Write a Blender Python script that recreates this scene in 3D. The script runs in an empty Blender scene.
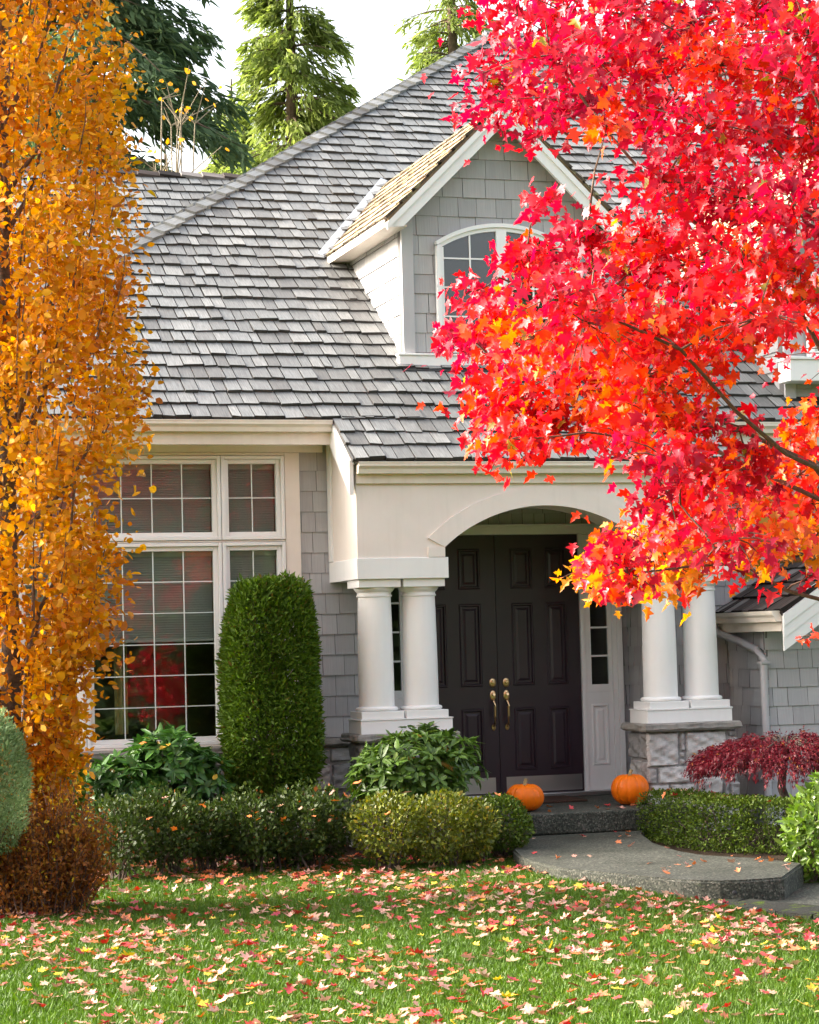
import bpy, bmesh, math, random
import numpy as np
from mathutils import Vector, Matrix

random.seed(7)
RNG = np.random.default_rng(11)
S = bpy.context.scene
COL = S.collection

# ------------------------------------------------------------------ camera
FPX, YAW, PITCH, ROLL = 2238.0, 0.29694, 0.058618, -0.025844
CAM = np.array([0.0, 0.0, 2.0])
def _rot():
    cy, sy = math.cos(YAW), math.sin(YAW); cp, sp = math.cos(PITCH), math.sin(PITCH); cr, sr = math.cos(ROLL), math.sin(ROLL)
    f = np.array([sy*cp, cy*cp, sp]); r = np.array([cy, -sy, 0.0]); u = np.cross(r, f)
    return cr*r + sr*u, -sr*r + cr*u, f
CR, CU, CF = _rot()
cam_d = bpy.data.cameras.new('camera'); cam = bpy.data.objects.new('camera', cam_d); COL.objects.link(cam)
cam_d.sensor_width = 36.0; cam_d.lens = FPX/1024*36.0; cam_d.clip_start = 0.1; cam_d.clip_end = 3000
m4 = Matrix.Identity(4)
for i in range(3):
    m4[i][0], m4[i][1], m4[i][2], m4[i][3] = CR[i], CU[i], -CF[i], CAM[i]
cam.matrix_world = m4
S.camera = cam

# ------------------------------------------------------------------ light
SUN_EL, SUN_BACK = 27.0, 27.0         # elevation, and how far behind the facade line the sun stands (it is on the left)
se, sa = math.radians(SUN_EL), math.radians(SUN_BACK)
SUN = np.array([-math.cos(se)*math.cos(sa), math.cos(se)*math.sin(sa), math.sin(se)])
W = bpy.data.worlds.new('World'); S.world = W; W.use_nodes = True
nt = W.node_tree
sky = nt.nodes.new('ShaderNodeTexSky'); sky.sky_type = 'NISHITA'; sky.sun_disc = False
sky.sun_elevation = se; sky.sun_rotation = math.atan2(SUN[0], SUN[1])
sky.air_density = .9; sky.dust_density = 9.0; sky.ozone_density = .3
bg = nt.nodes['Background']; bg.inputs['Strength'].default_value = 0.15
hz = nt.nodes.new('ShaderNodeHueSaturation'); hz.inputs['Saturation'].default_value = .5      # milky autumn overcast
nt.links.new(sky.outputs[0], hz.inputs['Color']); nt.links.new(hz.outputs[0], bg.inputs['Color'])
sd = bpy.data.lights.new('sun', 'SUN'); sun = bpy.data.objects.new('sun', sd); COL.objects.link(sun)
sd.energy = 0.95; sd.angle = math.radians(12); sd.color = (1.0, 0.91, 0.80)
sun.rotation_euler = Vector(SUN).to_track_quat('Z', 'Y').to_euler(); sun.location = (-20, 10, 30)
S.view_settings.view_transform = 'Standard'; S.view_settings.look = 'None'
S.view_settings.gamma = 1.0; S.view_settings.use_curve_mapping = False
S.view_settings.exposure = 2.6
S.cycles.max_bounces = 8; S.cycles.transparent_max_bounces = 12

# ------------------------------------------------------------------ picture -> place helpers
def ray(u, v): return CR*((u-409.5)/FPX) - CU*((v-512)/FPX) + CF
def atY(u, v, Y): d = ray(u, v); return CAM + d*(Y/d[1])
def atZ(u, v, Z): d = ray(u, v); return CAM + d*((Z-CAM[2])/d[2])
def atX(u, v, X): d = ray(u, v); return CAM + d*(X/d[0])

# ------------------------------------------------------------------ materials
def new_mat(name):
    m = bpy.data.materials.new(name); m.use_nodes = True
    return m, m.node_tree, m.node_tree.nodes['Principled BSDF']
def N(nt, t, **kw):
    n = nt.nodes.new(t)
    for k, v in kw.items(): setattr(n, k, v)
    return n
def ramp(nt, stops, interp='LINEAR'):
    r = N(nt, 'ShaderNodeValToRGB'); cr = r.color_ramp; cr.interpolation = interp
    while len(cr.elements) < len(stops): cr.elements.new(0.5)
    for e, (p, c) in zip(cr.elements, stops): e.position = p; e.color = (*c, 1)
    return r
def noise(nt, vec, scale, detail=4, rough=.6):
    n = N(nt, 'ShaderNodeTexNoise'); n.inputs['Scale'].default_value = scale; n.inputs['Detail'].default_value = detail; n.inputs['Roughness'].default_value = rough
    if vec is not None: nt.links.new(vec, n.inputs['Vector'])
    return n
def mixc(nt, fac, a, b, mode='MIX'):
    m = N(nt, 'ShaderNodeMix', data_type='RGBA', blend_type=mode)
    for sock, val in ((m.inputs[0], fac), (m.inputs[6], a), (m.inputs[7], b)):
        if isinstance(val, (int, float)): sock.default_value = val
        elif isinstance(val, tuple): sock.default_value = (*val, 1)
        else: nt.links.new(val, sock)
    return m.outputs[2]
def bump(nt, h, strength=.3, dist=.01):
    b = N(nt, 'ShaderNodeBump'); b.inputs['Strength'].default_value = strength; b.inputs['Distance'].default_value = dist
    nt.links.new(h, b.inputs['Height']); return b.outputs[0]
def attr(nt, name): return N(nt, 'ShaderNodeAttribute', attribute_name=name)
def objco(nt): return N(nt, 'ShaderNodeTexCoord').outputs['Object']

def grain_mat(name, stops, rough=.75, grain=.35, sx=90, sy=5, dirt=(0.06,0.055,0.05), dirt_amt=.35, spec=.4, moss=None):
    """wood pieces: a tone per piece (rnd), fine grain along loc.y, weathered patches"""
    m, nt, p = new_mat(name)
    r = ramp(nt, stops); nt.links.new(attr(nt, 'rnd').outputs['Fac'], r.inputs[0])
    loc = attr(nt, 'loc').outputs['Vector']
    mp = N(nt, 'ShaderNodeMapping'); mp.inputs['Scale'].default_value = (sx, sy, 1); nt.links.new(loc, mp.inputs[0])
    g = noise(nt, mp.outputs[0], 1.0, 3, .6)
    gr = ramp(nt, [(.3, (1-grain,)*3), (.7, (1+grain*.6,)*3)]); nt.links.new(g.outputs[0], gr.inputs[0])
    c = mixc(nt, 1.0, r.outputs[0], gr.outputs[0], 'MULTIPLY')
    d = noise(nt, objco(nt), 1.3, 5, .65); dr = ramp(nt, [(.5, (0,)*3), (.72, (dirt_amt,)*3)]); nt.links.new(d.outputs[0], dr.inputs[0])
    c = mixc(nt, dr.outputs[0], c, dirt)
    if moss:
        d2 = noise(nt, objco(nt), 7.0, 5, .7); mr = ramp(nt, [(.55, (0,)*3), (.68, (.75,)*3)]); nt.links.new(d2.outputs[0], mr.inputs[0])
        c = mixc(nt, mr.outputs[0], c, moss)
    nt.links.new(c, p.inputs['Base Color']); p.inputs['Roughness'].default_value = rough; p.inputs['Specular IOR Level'].default_value = spec
    nt.links.new(bump(nt, g.outputs[0], .35, .004), p.inputs['Normal'])
    return m

def paint_mat(name, col, rough=.5, dirt=.12, dirtcol=None, spec=.4):
    m, nt, p = new_mat(name)
    co = objco(nt)
    n1 = noise(nt, co, 2.2, 6, .65); r1 = ramp(nt, [(.42, (0,)*3), (.8, (dirt,)*3)]); nt.links.new(n1.outputs[0], r1.inputs[0])
    mp = N(nt, 'ShaderNodeMapping'); mp.inputs['Scale'].default_value = (9, 9, .8); nt.links.new(co, mp.inputs[0])
    n2 = noise(nt, mp.outputs[0], 1.5, 4); r2 = ramp(nt, [(.5, (0,)*3), (.85, (dirt,)*3)]); nt.links.new(n2.outputs[0], r2.inputs[0])
    dc = dirtcol or (col[0]*.45, col[1]*.43, col[2]*.36)
    c = mixc(nt, r1.outputs[0], col, dc); c = mixc(nt, r2.outputs[0], c, dc)
    nt.links.new(c, p.inputs['Base Color']); p.inputs['Roughness'].default_value = rough; p.inputs['Specular IOR Level'].default_value = spec
    n3 = noise(nt, co, 60, 3); nt.links.new(bump(nt, n3.outputs[0], .08, .003), p.inputs['Normal'])
    return m

def leaf_mat(name, stops, trans=.4, rough=.5, spec=.35, tint=1.0):
    m, nt, p = new_mat(name)
    r = ramp(nt, stops); nt.links.new(attr(nt, 'rnd').outputs['Fac'], r.inputs[0])
    v = attr(nt, 'val'); vr = ramp(nt, [(0, (.72,)*3), (1, (1.25,)*3)]); nt.links.new(v.outputs['Fac'], vr.inputs[0])
    c = mixc(nt, 1.0, r.outputs[0], vr.outputs[0], 'MULTIPLY')
    nt.links.new(c, p.inputs['Base Color']); p.inputs['Roughness'].default_value = rough; p.inputs['Specular IOR Level'].default_value = spec
    t = N(nt, 'ShaderNodeBsdfTranslucent'); hs = N(nt, 'ShaderNodeHueSaturation'); hs.inputs['Value'].default_value = tint; hs.inputs['Saturation'].default_value = 1.1
    nt.links.new(c, hs.inputs['Color']); nt.links.new(hs.outputs[0], t.inputs['Color'])
    mx = N(nt, 'ShaderNodeMixShader'); mx.inputs[0].default_value = trans
    nt.links.new(p.outputs[0], mx.inputs[1]); nt.links.new(t.outputs[0], mx.inputs[2])
    nt.links.new(mx.outputs[0], nt.nodes['Material Output'].inputs[0])
    return m

def plain_mat(name, col, rough=.5, metal=0.0, spec=.5, nscale=0, namt=.3, bumpd=0):
    m, nt, p = new_mat(name)
    p.inputs['Roughness'].default_value = rough; p.inputs['Metallic'].default_value = metal; p.inputs['Specular IOR Level'].default_value = spec
    if nscale:
        n = noise(nt, objco(nt), nscale, 6, .65)
        r = ramp(nt, [(.3, tuple(c*(1-namt) for c in col)), (.7, tuple(c*(1+namt) for c in col))]); nt.links.new(n.outputs[0], r.inputs[0])
        nt.links.new(r.outputs[0], p.inputs['Base Color'])
        if bumpd: nt.links.new(bump(nt, n.outputs[0], .5, bumpd), p.inputs['Normal'])
    else: p.inputs['Base Color'].default_value = (*col, 1)
    return m

M = {}
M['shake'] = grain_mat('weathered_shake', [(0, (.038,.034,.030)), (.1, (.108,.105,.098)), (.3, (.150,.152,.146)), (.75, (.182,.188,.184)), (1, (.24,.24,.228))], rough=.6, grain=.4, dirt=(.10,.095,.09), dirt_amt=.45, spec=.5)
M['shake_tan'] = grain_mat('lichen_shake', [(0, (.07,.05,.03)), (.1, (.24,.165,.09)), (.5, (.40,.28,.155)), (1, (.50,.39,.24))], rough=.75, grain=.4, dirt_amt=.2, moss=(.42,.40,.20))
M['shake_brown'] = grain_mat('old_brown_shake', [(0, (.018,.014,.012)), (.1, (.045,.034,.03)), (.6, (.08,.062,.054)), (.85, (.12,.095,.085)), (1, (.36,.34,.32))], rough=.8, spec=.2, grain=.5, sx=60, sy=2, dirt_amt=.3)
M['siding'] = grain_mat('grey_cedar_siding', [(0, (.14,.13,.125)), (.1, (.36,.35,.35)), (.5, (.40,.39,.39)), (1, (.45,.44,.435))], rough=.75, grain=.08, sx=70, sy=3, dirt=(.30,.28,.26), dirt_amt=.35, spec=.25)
M['backing'] = plain_mat('dark_backing', (.12,.11,.105), .9)
M['white'] = paint_mat('white_trim_paint', (.78,.765,.74), .45, .10)
M['cream'] = paint_mat('cream_gutter_paint', (.74,.665,.57), .45, .24, (.40,.33,.22))
M['greytrim'] = paint_mat('grey_corner_trim', (.42,.41,.415), .55, .12)
M['beamwhite'] = paint_mat('off_white_stucco_board', (.77,.69,.625), .55, .14)  # peach tint puts the light bounced off the maple into the paint
M['vinyl'] = paint_mat('white_window_vinyl', (.80,.79,.77), .35, .05)
M['door'] = plain_mat('dark_plum_door_paint', (.028,.015,.022), .36, 0, .5, 3, .15)
M['brass'] = plain_mat('aged_brass', (.62,.42,.22), .28, 1.0)
M['steel'] = plain_mat('brushed_steel', (.55,.53,.52), .35, 1.0)
M['flashing'] = plain_mat('grey_metal_flashing', (.55,.57,.58), .5, .3)
M['blind'] = plain_mat('white_blind_slats', (.50,.49,.46), .6)
M['muntin'] = plain_mat('pale_green_muntins', (.70,.76,.73), .45)
M['interior'] = plain_mat('interior_wall_paint', (.30,.27,.20), .8)
M['room_shade'] = plain_mat('room_shade_sheet', (.05,.035,.028), .8)
M['gold_strip'] = plain_mat('gold_strip_paint', (.60,.50,.22), .5)
M['pot'] = plain_mat('black_garden_metal', (.015,.015,.016), .5)
M['mat_fibre'] = plain_mat('brown_coir', (.06,.035,.025), .95, 0, .1, 80, .5, .004)
M['bark'] = plain_mat('grey_brown_bark', (.10,.075,.06), .9, 0, .2, 30, .5, .01)
M['maple_bark'] = plain_mat('maple_twig_bark', (.12,.075,.055), .85, 0, .2, 40, .4, .004)
M['conifer_bark'] = plain_mat('conifer_bark', (.12,.08,.055), .9, 0, .2, 12, .4, .02)
def glass_mat():
    m = bpy.data.materials.new('window_glass'); m.use_nodes = True; nt = m.node_tree; nt.nodes.clear()
    o = N(nt, 'ShaderNodeOutputMaterial'); t = N(nt, 'ShaderNodeBsdfTransparent'); t.inputs[0].default_value = (.80,.84,.82,1)
    g = N(nt, 'ShaderNodeBsdfGlossy'); g.inputs['Roughness'].default_value = .02; g.inputs['Color'].default_value = (1,1,1,1)
    f = N(nt, 'ShaderNodeFresnel'); f.inputs['IOR'].default_value = 1.75
    b = noise(nt, objco(nt), 1.4, 2); bp = bump(nt, b.outputs[0], .04, .02)
    nt.links.new(bp, g.inputs['Normal'])
    ge = N(nt, 'ShaderNodeNewGeometry'); iv = N(nt, 'ShaderNodeMath', operation='SUBTRACT'); iv.inputs[0].default_value = 1.0; nt.links.new(ge.outputs['Backfacing'], iv.inputs[1])
    ml = N(nt, 'ShaderNodeMath', operation='MULTIPLY'); nt.links.new(f.outputs[0], ml.inputs[0]); nt.links.new(iv.outputs[0], ml.inputs[1])
    mx = N(nt, 'ShaderNodeMixShader'); nt.links.new(ml.outputs[0], mx.inputs[0]); nt.links.new(t.outputs[0], mx.inputs[1]); nt.links.new(g.outputs[0], mx.inputs[2])
    nt.links.new(mx.outputs[0], o.inputs[0]); return m
M['glass'] = glass_mat()
def stone_mat(name, stops):
    m, nt, p = new_mat(name)
    r = ramp(nt, stops); nt.links.new(attr(nt, 'rnd').outputs['Fac'], r.inputs[0])
    co = objco(nt); n = noise(nt, co, 9, 8, .7); nr = ramp(nt, [(.3, (.55,.54,.53)), (.5, (1,1,1)), (.75, (1.25,1.2,1.15))]); nt.links.new(n.outputs[0], nr.inputs[0])
    c = mixc(nt, 1.0, r.outputs[0], nr.outputs[0], 'MULTIPLY')
    n2 = noise(nt, co, 3.0, 5, .6); r2 = ramp(nt, [(.55, (0,)*3), (.7, (.5,)*3)]); nt.links.new(n2.outputs[0], r2.inputs[0])
    c = mixc(nt, r2.outputs[0], c, (.20,.165,.13))
    nt.links.new(c, p.inputs['Base Color']); p.inputs['Roughness'].default_value = .85; p.inputs['Specular IOR Level'].default_value = .25
    n3 = noise(nt, co, 45, 6, .7); nt.links.new(bump(nt, n3.outputs[0], .5, .012), p.inputs['Normal'])
    return m
M['stone'] = stone_mat('cut_field_stone', [(0, (.21,.205,.20)), (.35, (.32,.31,.30)), (.7, (.46,.44,.42)), (1, (.57,.54,.51))])
M['capstone'] = stone_mat('rough_cap_stone', [(0, (.20,.19,.17)), (1, (.30,.28,.25))])
def concrete_mat():
    m, nt, p = new_mat('exposed_aggregate'); co = objco(nt)
    v = N(nt, 'ShaderNodeTexVoronoi'); v.inputs['Scale'].default_value = 75; nt.links.new(co, v.inputs['Vector'])
    r = ramp(nt, [(0, (.024,.027,.022)), (.45, (.050,.054,.043)), (.8, (.08,.082,.068)), (1, (.165,.158,.135))])
    sp = N(nt, 'ShaderNodeSeparateColor'); nt.links.new(v.outputs['Color'], sp.inputs[0]); nt.links.new(sp.outputs[0], r.inputs[0])
    n = noise(nt, co, 1.7, 6, .65); nr = ramp(nt, [(.35, (.6,.62,.55)), (.7, (1.15,1.13,1.1))]); nt.links.new(n.outputs[0], nr.inputs[0])
    c = mixc(nt, 1.0, r.outputs[0], nr.outputs[0], 'MULTIPLY')
    n2 = noise(nt, co, 5, 6, .7); r2 = ramp(nt, [(.60, (0,)*3), (.74, (.75,)*3)]); nt.links.new(n2.outputs[0], r2.inputs[0])
    ge = N(nt, 'ShaderNodeNewGeometry'); sx = N(nt, 'ShaderNodeSeparateXYZ'); nt.links.new(ge.outputs['Normal'], sx.inputs[0])
    inv = N(nt, 'ShaderNodeMath', operation='SUBTRACT'); inv.inputs[0].default_value = 1.0; nt.links.new(sx.outputs[2], inv.inputs[1]); inv.use_clamp = True
    mm = N(nt, 'ShaderNodeMath', operation='MULTIPLY'); nt.links.new(r2.outputs[0], mm.inputs[0]); nt.links.new(inv.outputs[0], mm.inputs[1])
    c = mixc(nt, mm.outputs[0], c, (.035,.055,.015))
    nt.links.new(c, p.inputs['Base Color']); p.inputs['Roughness'].default_value = .8; p.inputs['Specular IOR Level'].default_value = .3
    nt.links.new(bump(nt, v.outputs['Distance'], .5, .006), p.inputs['Normal']); return m
M['concrete'] = concrete_mat()
def ground_mat(name, a, b, sc, sc2=30, lo=.35, hi=.68):
    m, nt, p = new_mat(name); co = objco(nt); n = noise(nt, co, sc, 8, .7); r = ramp(nt, [(lo, a), (hi, b)]); nt.links.new(n.outputs[0], r.inputs[0])
    nt.links.new(r.outputs[0], p.inputs['Base Color']); p.inputs['Roughness'].default_value = .95; p.inputs['Specular IOR Level'].default_value = .1
    n2 = noise(nt, co, sc2, 6, .7); nt.links.new(bump(nt, n2.outputs[0], .8, .03), p.inputs['Normal']); return m
M['lawn'] = ground_mat('lawn_turf', (.045,.085,.010), (.075,.13,.014), 1.2)
M['soil'] = ground_mat('dark_bed_soil', (.022,.015,.010), (.06,.042,.026), 6)
M['moss'] = ground_mat('mossy_kerb', (.045,.046,.040), (.085,.13,.015), 9, lo=.54, hi=.62)

# foliage (leaf albedo; the background conifers also carry haze in their colour)
M['maple_leaf'] = leaf_mat('red_maple_leaf', [(0, (.24,.005,.026)), (.2, (.44,.007,.034)), (.45, (.62,.014,.020)), (.62, (.68,.045,.014)), (.80, (.68,.14,.014)), (.95, (.60,.27,.02)), (1, (.26,.22,.03))], .50, .38, .4, 1.25)
M['yellow_leaf'] = leaf_mat('golden_leaf', [(0, (.30,.09,.012)), (.2, (.52,.165,.009)), (.5, (.62,.28,.010)), (.8, (.66,.36,.014)), (1, (.40,.30,.03))], .45, .5, .3, 1.15)
M['cedar_leaf'] = leaf_mat('arborvitae_spray', [(0, (.055,.10,.010)), (.5, (.09,.165,.013)), (.93, (.15,.23,.02)), (1, (.17,.12,.025))], .3, .6, .25)
M['rhodo_leaf'] = leaf_mat('rhododendron_leaf', [(0, (.035,.095,.018)), (.5, (.055,.145,.022)), (.95, (.10,.22,.03)), (1, (.42,.26,.03))], .22, .38, .45)
M['rhodo_leaf_b'] = leaf_mat('bright_rhododendron_leaf', [(0, (.05,.10,.015)), (.5, (.085,.16,.022)), (.92, (.14,.24,.035)), (1, (.34,.20,.03))], .25, .38, .45)
M['azalea_leaf'] = leaf_mat('dark_azalea_leaf', [(0, (.026,.046,.009)), (.5, (.045,.074,.012)), (.93, (.08,.11,.018)), (1, (.30,.10,.03))], .25, .5, .22)
M['euonymus_leaf'] = leaf_mat('yellow_green_leaf', [(0, (.065,.09,.012)), (.5, (.13,.16,.016)), (.85, (.24,.24,.02)), (1, (.38,.24,.02))], .25, .45, .35)
M['box_leaf'] = leaf_mat('boxwood_leaf', [(0, (.045,.08,.010)), (.5, (.08,.13,.013)), (1, (.14,.19,.02))], .25, .5, .22)
M['juniper_leaf'] = leaf_mat('blue_green_juniper', [(0, (.11,.18,.065)), (.5, (.20,.30,.12)), (1, (.33,.42,.21))], .25, .6, .25)
M['barberry_leaf'] = leaf_mat('russet_barberry_leaf', [(0, (.19,.07,.025)), (.5, (.36,.14,.034)), (.85, (.48,.24,.04)), (1, (.6,.48,.03))], .4, .6, .2)
M['jmaple_leaf'] = leaf_mat('burgundy_lace_leaf', [(0, (.08,.006,.014)), (.5, (.16,.010,.020)), (.92, (.28,.025,.03)), (1, (.5,.2,.03))], .3, .45, .35)
M['laurel_leaf'] = leaf_mat('light_green_laurel_leaf', [(0, (.08,.15,.018)), (.5, (.14,.24,.03)), (1, (.25,.33,.06))], .3, .35, .5)
M['fir_leaf'] = leaf_mat('dark_fir_needles', [(0, (.05,.09,.045)), (.5, (.09,.145,.065)), (1, (.17,.22,.08))], .45, .6, .2)  # needle colour lightened to stand in for distant haze
M['cypress_leaf'] = leaf_mat('bright_cypress_sprays', [(0, (.12,.17,.03)), (.5, (.19,.245,.055)), (1, (.29,.33,.10))], .5, .6, .2)  # paler than real sprays, with the haze put into the colour
M['fallen'] = leaf_mat('fallen_leaf', [(0, (.30,.02,.04)), (.18, (.52,.05,.05)), (.34, (.60,.17,.04)), (.5, (.62,.30,.22)), (.68, (.46,.25,.20)), (.85, (.46,.30,.17)), (1, (.68,.50,.04))], .15, .45, .5)
M['grass'] = leaf_mat('grass_blade', [(0, (.045,.095,.009)), (.5, (.072,.142,.011)), (.9, (.115,.195,.018)), (1, (.30,.28,.08))], .3, .5, .3)

# ------------------------------------------------------------------ objects
def tag(o, label=None, cat=None, group=None, kind=None):
    if label: o['label'] = label
    if cat: o['category'] = cat
    if group: o['group'] = group
    if kind: o['kind'] = kind
    return o
def empty(name, loc, label, cat, group=None):
    o = bpy.data.objects.new(name, None); COL.objects.link(o); o.location = loc; o.empty_display_size = .2
    return tag(o, label, cat, group)
def link(name, me, mat, parent=None):
    o = bpy.data.objects.new(name, me); COL.objects.link(o)
    if mat is not None and not me.materials: me.materials.append(mat)
    if parent is not None:
        o.parent = parent; bpy.context.view_layer.update(); o.matrix_parent_inverse = parent.matrix_world.inverted()
    return o

class MB:
    def __init__(s): s.v = []; s.f = []; s.r = []; s.l = []; s.smooth = []
    def add(s, V, F, rnd=None, loc=None, smooth=False):
        b = len(s.v); rnd = random.random() if rnd is None else rnd
        s.v += [tuple(map(float, p)) for p in V]; s.f += [tuple(i+b for i in f) for f in F]; s.r += [rnd]*len(V)
        s.l += loc if loc is not None else [(p[0]+rnd*7, p[2]+p[1]+rnd*3, 0) for p in V]
        s.smooth += [smooth]*len(F)
    def box(s, x0, x1, y0, y1, z0, z1, bev=0.0, rnd=None):
        if bev <= 0:
            V = [(x,y,z) for z in (z0,z1) for y in (y0,y1) for x in (x0,x1)]
            F = [(0,2,3,1),(4,5,7,6),(0,1,5,4),(2,6,7,3),(0,4,6,2),(1,3,7,5)]
            return s.add(V, F, rnd)
        bm = bmesh.new(); bmesh.ops.create_cube(bm, size=1)
        bmesh.ops.scale(bm, vec=(x1-x0, y1-y0, z1-z0), verts=bm.verts); bmesh.ops.translate(bm, vec=((x0+x1)/2, (y0+y1)/2, (z0+z1)/2), verts=bm.verts)
        bmesh.ops.bevel(bm, geom=bm.edges[:], offset=bev, segments=2, affect='EDGES', profile=.5)
        s.bm(bm, rnd)
    def bm(s, bm, rnd=None, smooth=False):
        bm.verts.index_update(); s.add([v.co[:] for v in bm.verts], [[v.index for v in f.verts] for f in bm.faces], rnd, None, smooth); bm.free()
    def prism(s, pts, axis, a, b, rnd=None):
        """polygon in the plane across the axis ('x','y','z'), extruded from a to b"""
        def P(p, t): return (t,p[0],p[1]) if axis == 'x' else ((p[0],t,p[1]) if axis == 'y' else (p[0],p[1],t))
        n = len(pts); V = [P(p,a) for p in pts] + [P(p,b) for p in pts]
        F = [tuple(range(n))[::-1], tuple(range(n,2*n))] + [(i,(i+1)%n,n+(i+1)%n,n+i) for i in range(n)]
        s.add(V, F, rnd)
    def band(s, inner, outer, y0, y1, rnd=None):
        """strip between two matching XZ polylines, extruded in Y"""
        n = len(inner)
        for i in range(n-1):
            q = [inner[i], inner[i+1], outer[i+1], outer[i]]
            V = [(p[0],y0,p[1]) for p in q] + [(p[0],y1,p[1]) for p in q]
            F = [(0,1,2,3),(7,6,5,4),(0,4,5,1),(2,6,7,3)]
            if i == 0: F.append((0,3,7,4))
            if i == n-2: F.append((1,5,6,2))
            s.add(V, F, rnd)
    def tube(s, pts, rad, n=6, rnd=None, smooth=True):
        pts = [Vector(p) for p in pts]; V = []; F = []
        if isinstance(rad, (int,float)): rad = [rad]*len(pts)
        for i, p in enumerate(pts):
            t = (pts[min(i+1,len(pts)-1)] - pts[max(i-1,0)]).normalized()
            a = t.cross(Vector((0,0,1)) if abs(t.z) < .9 else Vector((1,0,0))).normalized(); b = t.cross(a)
            for k in range(n):
                w = 2*math.pi*k/n; V.append(p + (a*math.cos(w) + b*math.sin(w))*rad[i])
        for i in range(len(pts)-1):
            for k in range(n):
                k2 = (k+1)%n; F.append((i*n+k, i*n+k2, (i+1)*n+k2, (i+1)*n+k))
        F.append(tuple(range(n))[::-1]); F.append(tuple(range((len(pts)-1)*n, len(pts)*n)))
        s.add(V, F, rnd, None, smooth)
    def lathe(s, prof, cx, cy, n=40, rnd=None, lobes=None):
        V = []; F = []
        for r, z in prof:
            for k in range(n):
                w = 2*math.pi*k/n; V.append((cx+r*math.cos(w), cy+r*math.sin(w), z))
        for i in range(len(prof)-1):
            for k in range(n):
                k2 = (k+1)%n; F.append((i*n+k, i*n+k2, (i+1)*n+k2, (i+1)*n+k))
        F.append(tuple(range(n))[::-1]); F.append(tuple(range((len(prof)-1)*n, len(prof)*n)))
        s.add(V, F, rnd, None, True)
    def build(s, name, mat, parent=None, sharp=None):
        me = bpy.data.meshes.new(name); me.from_pydata(s.v, [], s.f)
        a = me.attributes.new('rnd', 'FLOAT', 'POINT'); a.data.foreach_set('value', np.array(s.r, 'f'))
        a = me.attributes.new('loc', 'FLOAT_VECTOR', 'POINT'); a.data.foreach_set('vector', np.array(s.l, 'f').ravel())
        me.polygons.foreach_set('use_smooth', np.array(s.smooth, bool))
        bm = bmesh.new(); bm.from_mesh(me); bmesh.ops.recalc_face_normals(bm, faces=bm.faces)
        if any(s.smooth):
            for e in bm.edges:
                if len(e.link_faces) == 2 and e.calc_face_angle(0) > .7: e.smooth = False
        bm.to_mesh(me); bm.free()
        return link(name, me, mat, parent)

def np_mesh(name, V, F, rnd, val=None, mat=None, parent=None):
    me = bpy.data.meshes.new(name); k = F.shape[1]; nF = len(F)
    me.vertices.add(len(V)); me.vertices.foreach_set('co', V.astype('f').ravel())
    me.loops.add(nF*k); me.loops.foreach_set('vertex_index', F.astype('i').ravel())
    me.polygons.add(nF); me.polygons.foreach_set('loop_start', np.arange(0, nF*k, k, dtype='i'))
    me.update(calc_edges=True)
    a = me.attributes.new('rnd', 'FLOAT', 'POINT'); a.data.foreach_set('value', np.clip(rnd, 0, 1).astype('f'))
    a = me.attributes.new('val', 'FLOAT', 'POINT'); a.data.foreach_set('value', (RNG.random(len(V)) if val is None else val).astype('f'))
    return link(name, me, mat, parent)

# ------------------------------------------------------------------ leaf builders
def tpl_maple():
    half = [(-.03,.12),(.02,.36),(.19,.19),(.30,.40),(.43,.58),(.50,.34),(.56,.17),(.72,.24),(.82,.11)]
    P = [(.32,0),(0,0)] + half + [(1,0)] + [(x,-y) for x, y in half[::-1]]
    V = np.array([(x, y, .22*abs(y) - .28*x*x) for x, y in P]); n = len(P)
    F = np.array([(0, i, i+1 if i+1 < n else 1) for i in range(1, n)])
    return V - np.array([.35,0,0]), F
def tpl_oval(w=.3, droop=.2, fold=.25):
    P = [(0,0),(.3,w),(.7,w*.85),(1,0),(.7,-w*.85),(.3,-w)]
    V = np.array([(x, y, fold*abs(y) - droop*x*x) for x, y in P]); return V, np.array([(0,3,2,1),(0,5,4,3)])
def tpl_diamond(w=.32): return np.array([(0,0,0),(.5,w,.06),(1,0,-.08),(.5,-w,.06)]), np.array([(0,1,2,3)])
MAPLE, OVAL, DIAM, LANCE = tpl_maple(), tpl_oval(.36), tpl_diamond(.34), tpl_oval(.2, .22, .2)
SPRAY = tpl_diamond(.17); NEEDLE = tpl_diamond(.12)
def unit(a): return a/np.maximum(np.linalg.norm(a, axis=-1, keepdims=True), 1e-9)
def rand_dir(n): return unit(RNG.normal(size=(n,3)))
def leaves(name, pos, tipdir, nrm, size, tpl, rnd, mat, parent=None, val=None):
    V0, F0 = tpl; n = len(pos)
    x = unit(tipdir); z = nrm - (nrm*x).sum(1, keepdims=True)*x; z = unit(z); y = np.cross(z, x)
    fr = np.stack([x,y,z], 1)                                   # n,3,3
    vary = np.stack([RNG.uniform(.85,1.1,n), RNG.uniform(.62,1.12,n), RNG.uniform(-.6,2.2,n)], 1)       # no two leaves alike in width and curl
    V = pos[:,None,:] + (V0[None]*vary[:,None,:]*size[:,None,None]) @ fr
    F = F0[None] + (np.arange(n)*len(V0))[:,None,None]
    val = RNG.random(n) if val is None else val
    return np_mesh(name, V.reshape(-1,3), F.reshape(-1,F0.shape[1]), np.repeat(rnd, len(V0)), np.repeat(val, len(V0)), mat, parent)
def lumpy(p, s, seed=0):
    """cheap smooth 3d noise in -1..1"""
    k = np.random.default_rng(seed); out = 0
    for a in range(5):
        w = k.normal(size=3)*s*(1+.5*a); out = out + np.sin(p@w + k.random()*6.3)/(1+.4*a)
    return out/2.4
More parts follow.
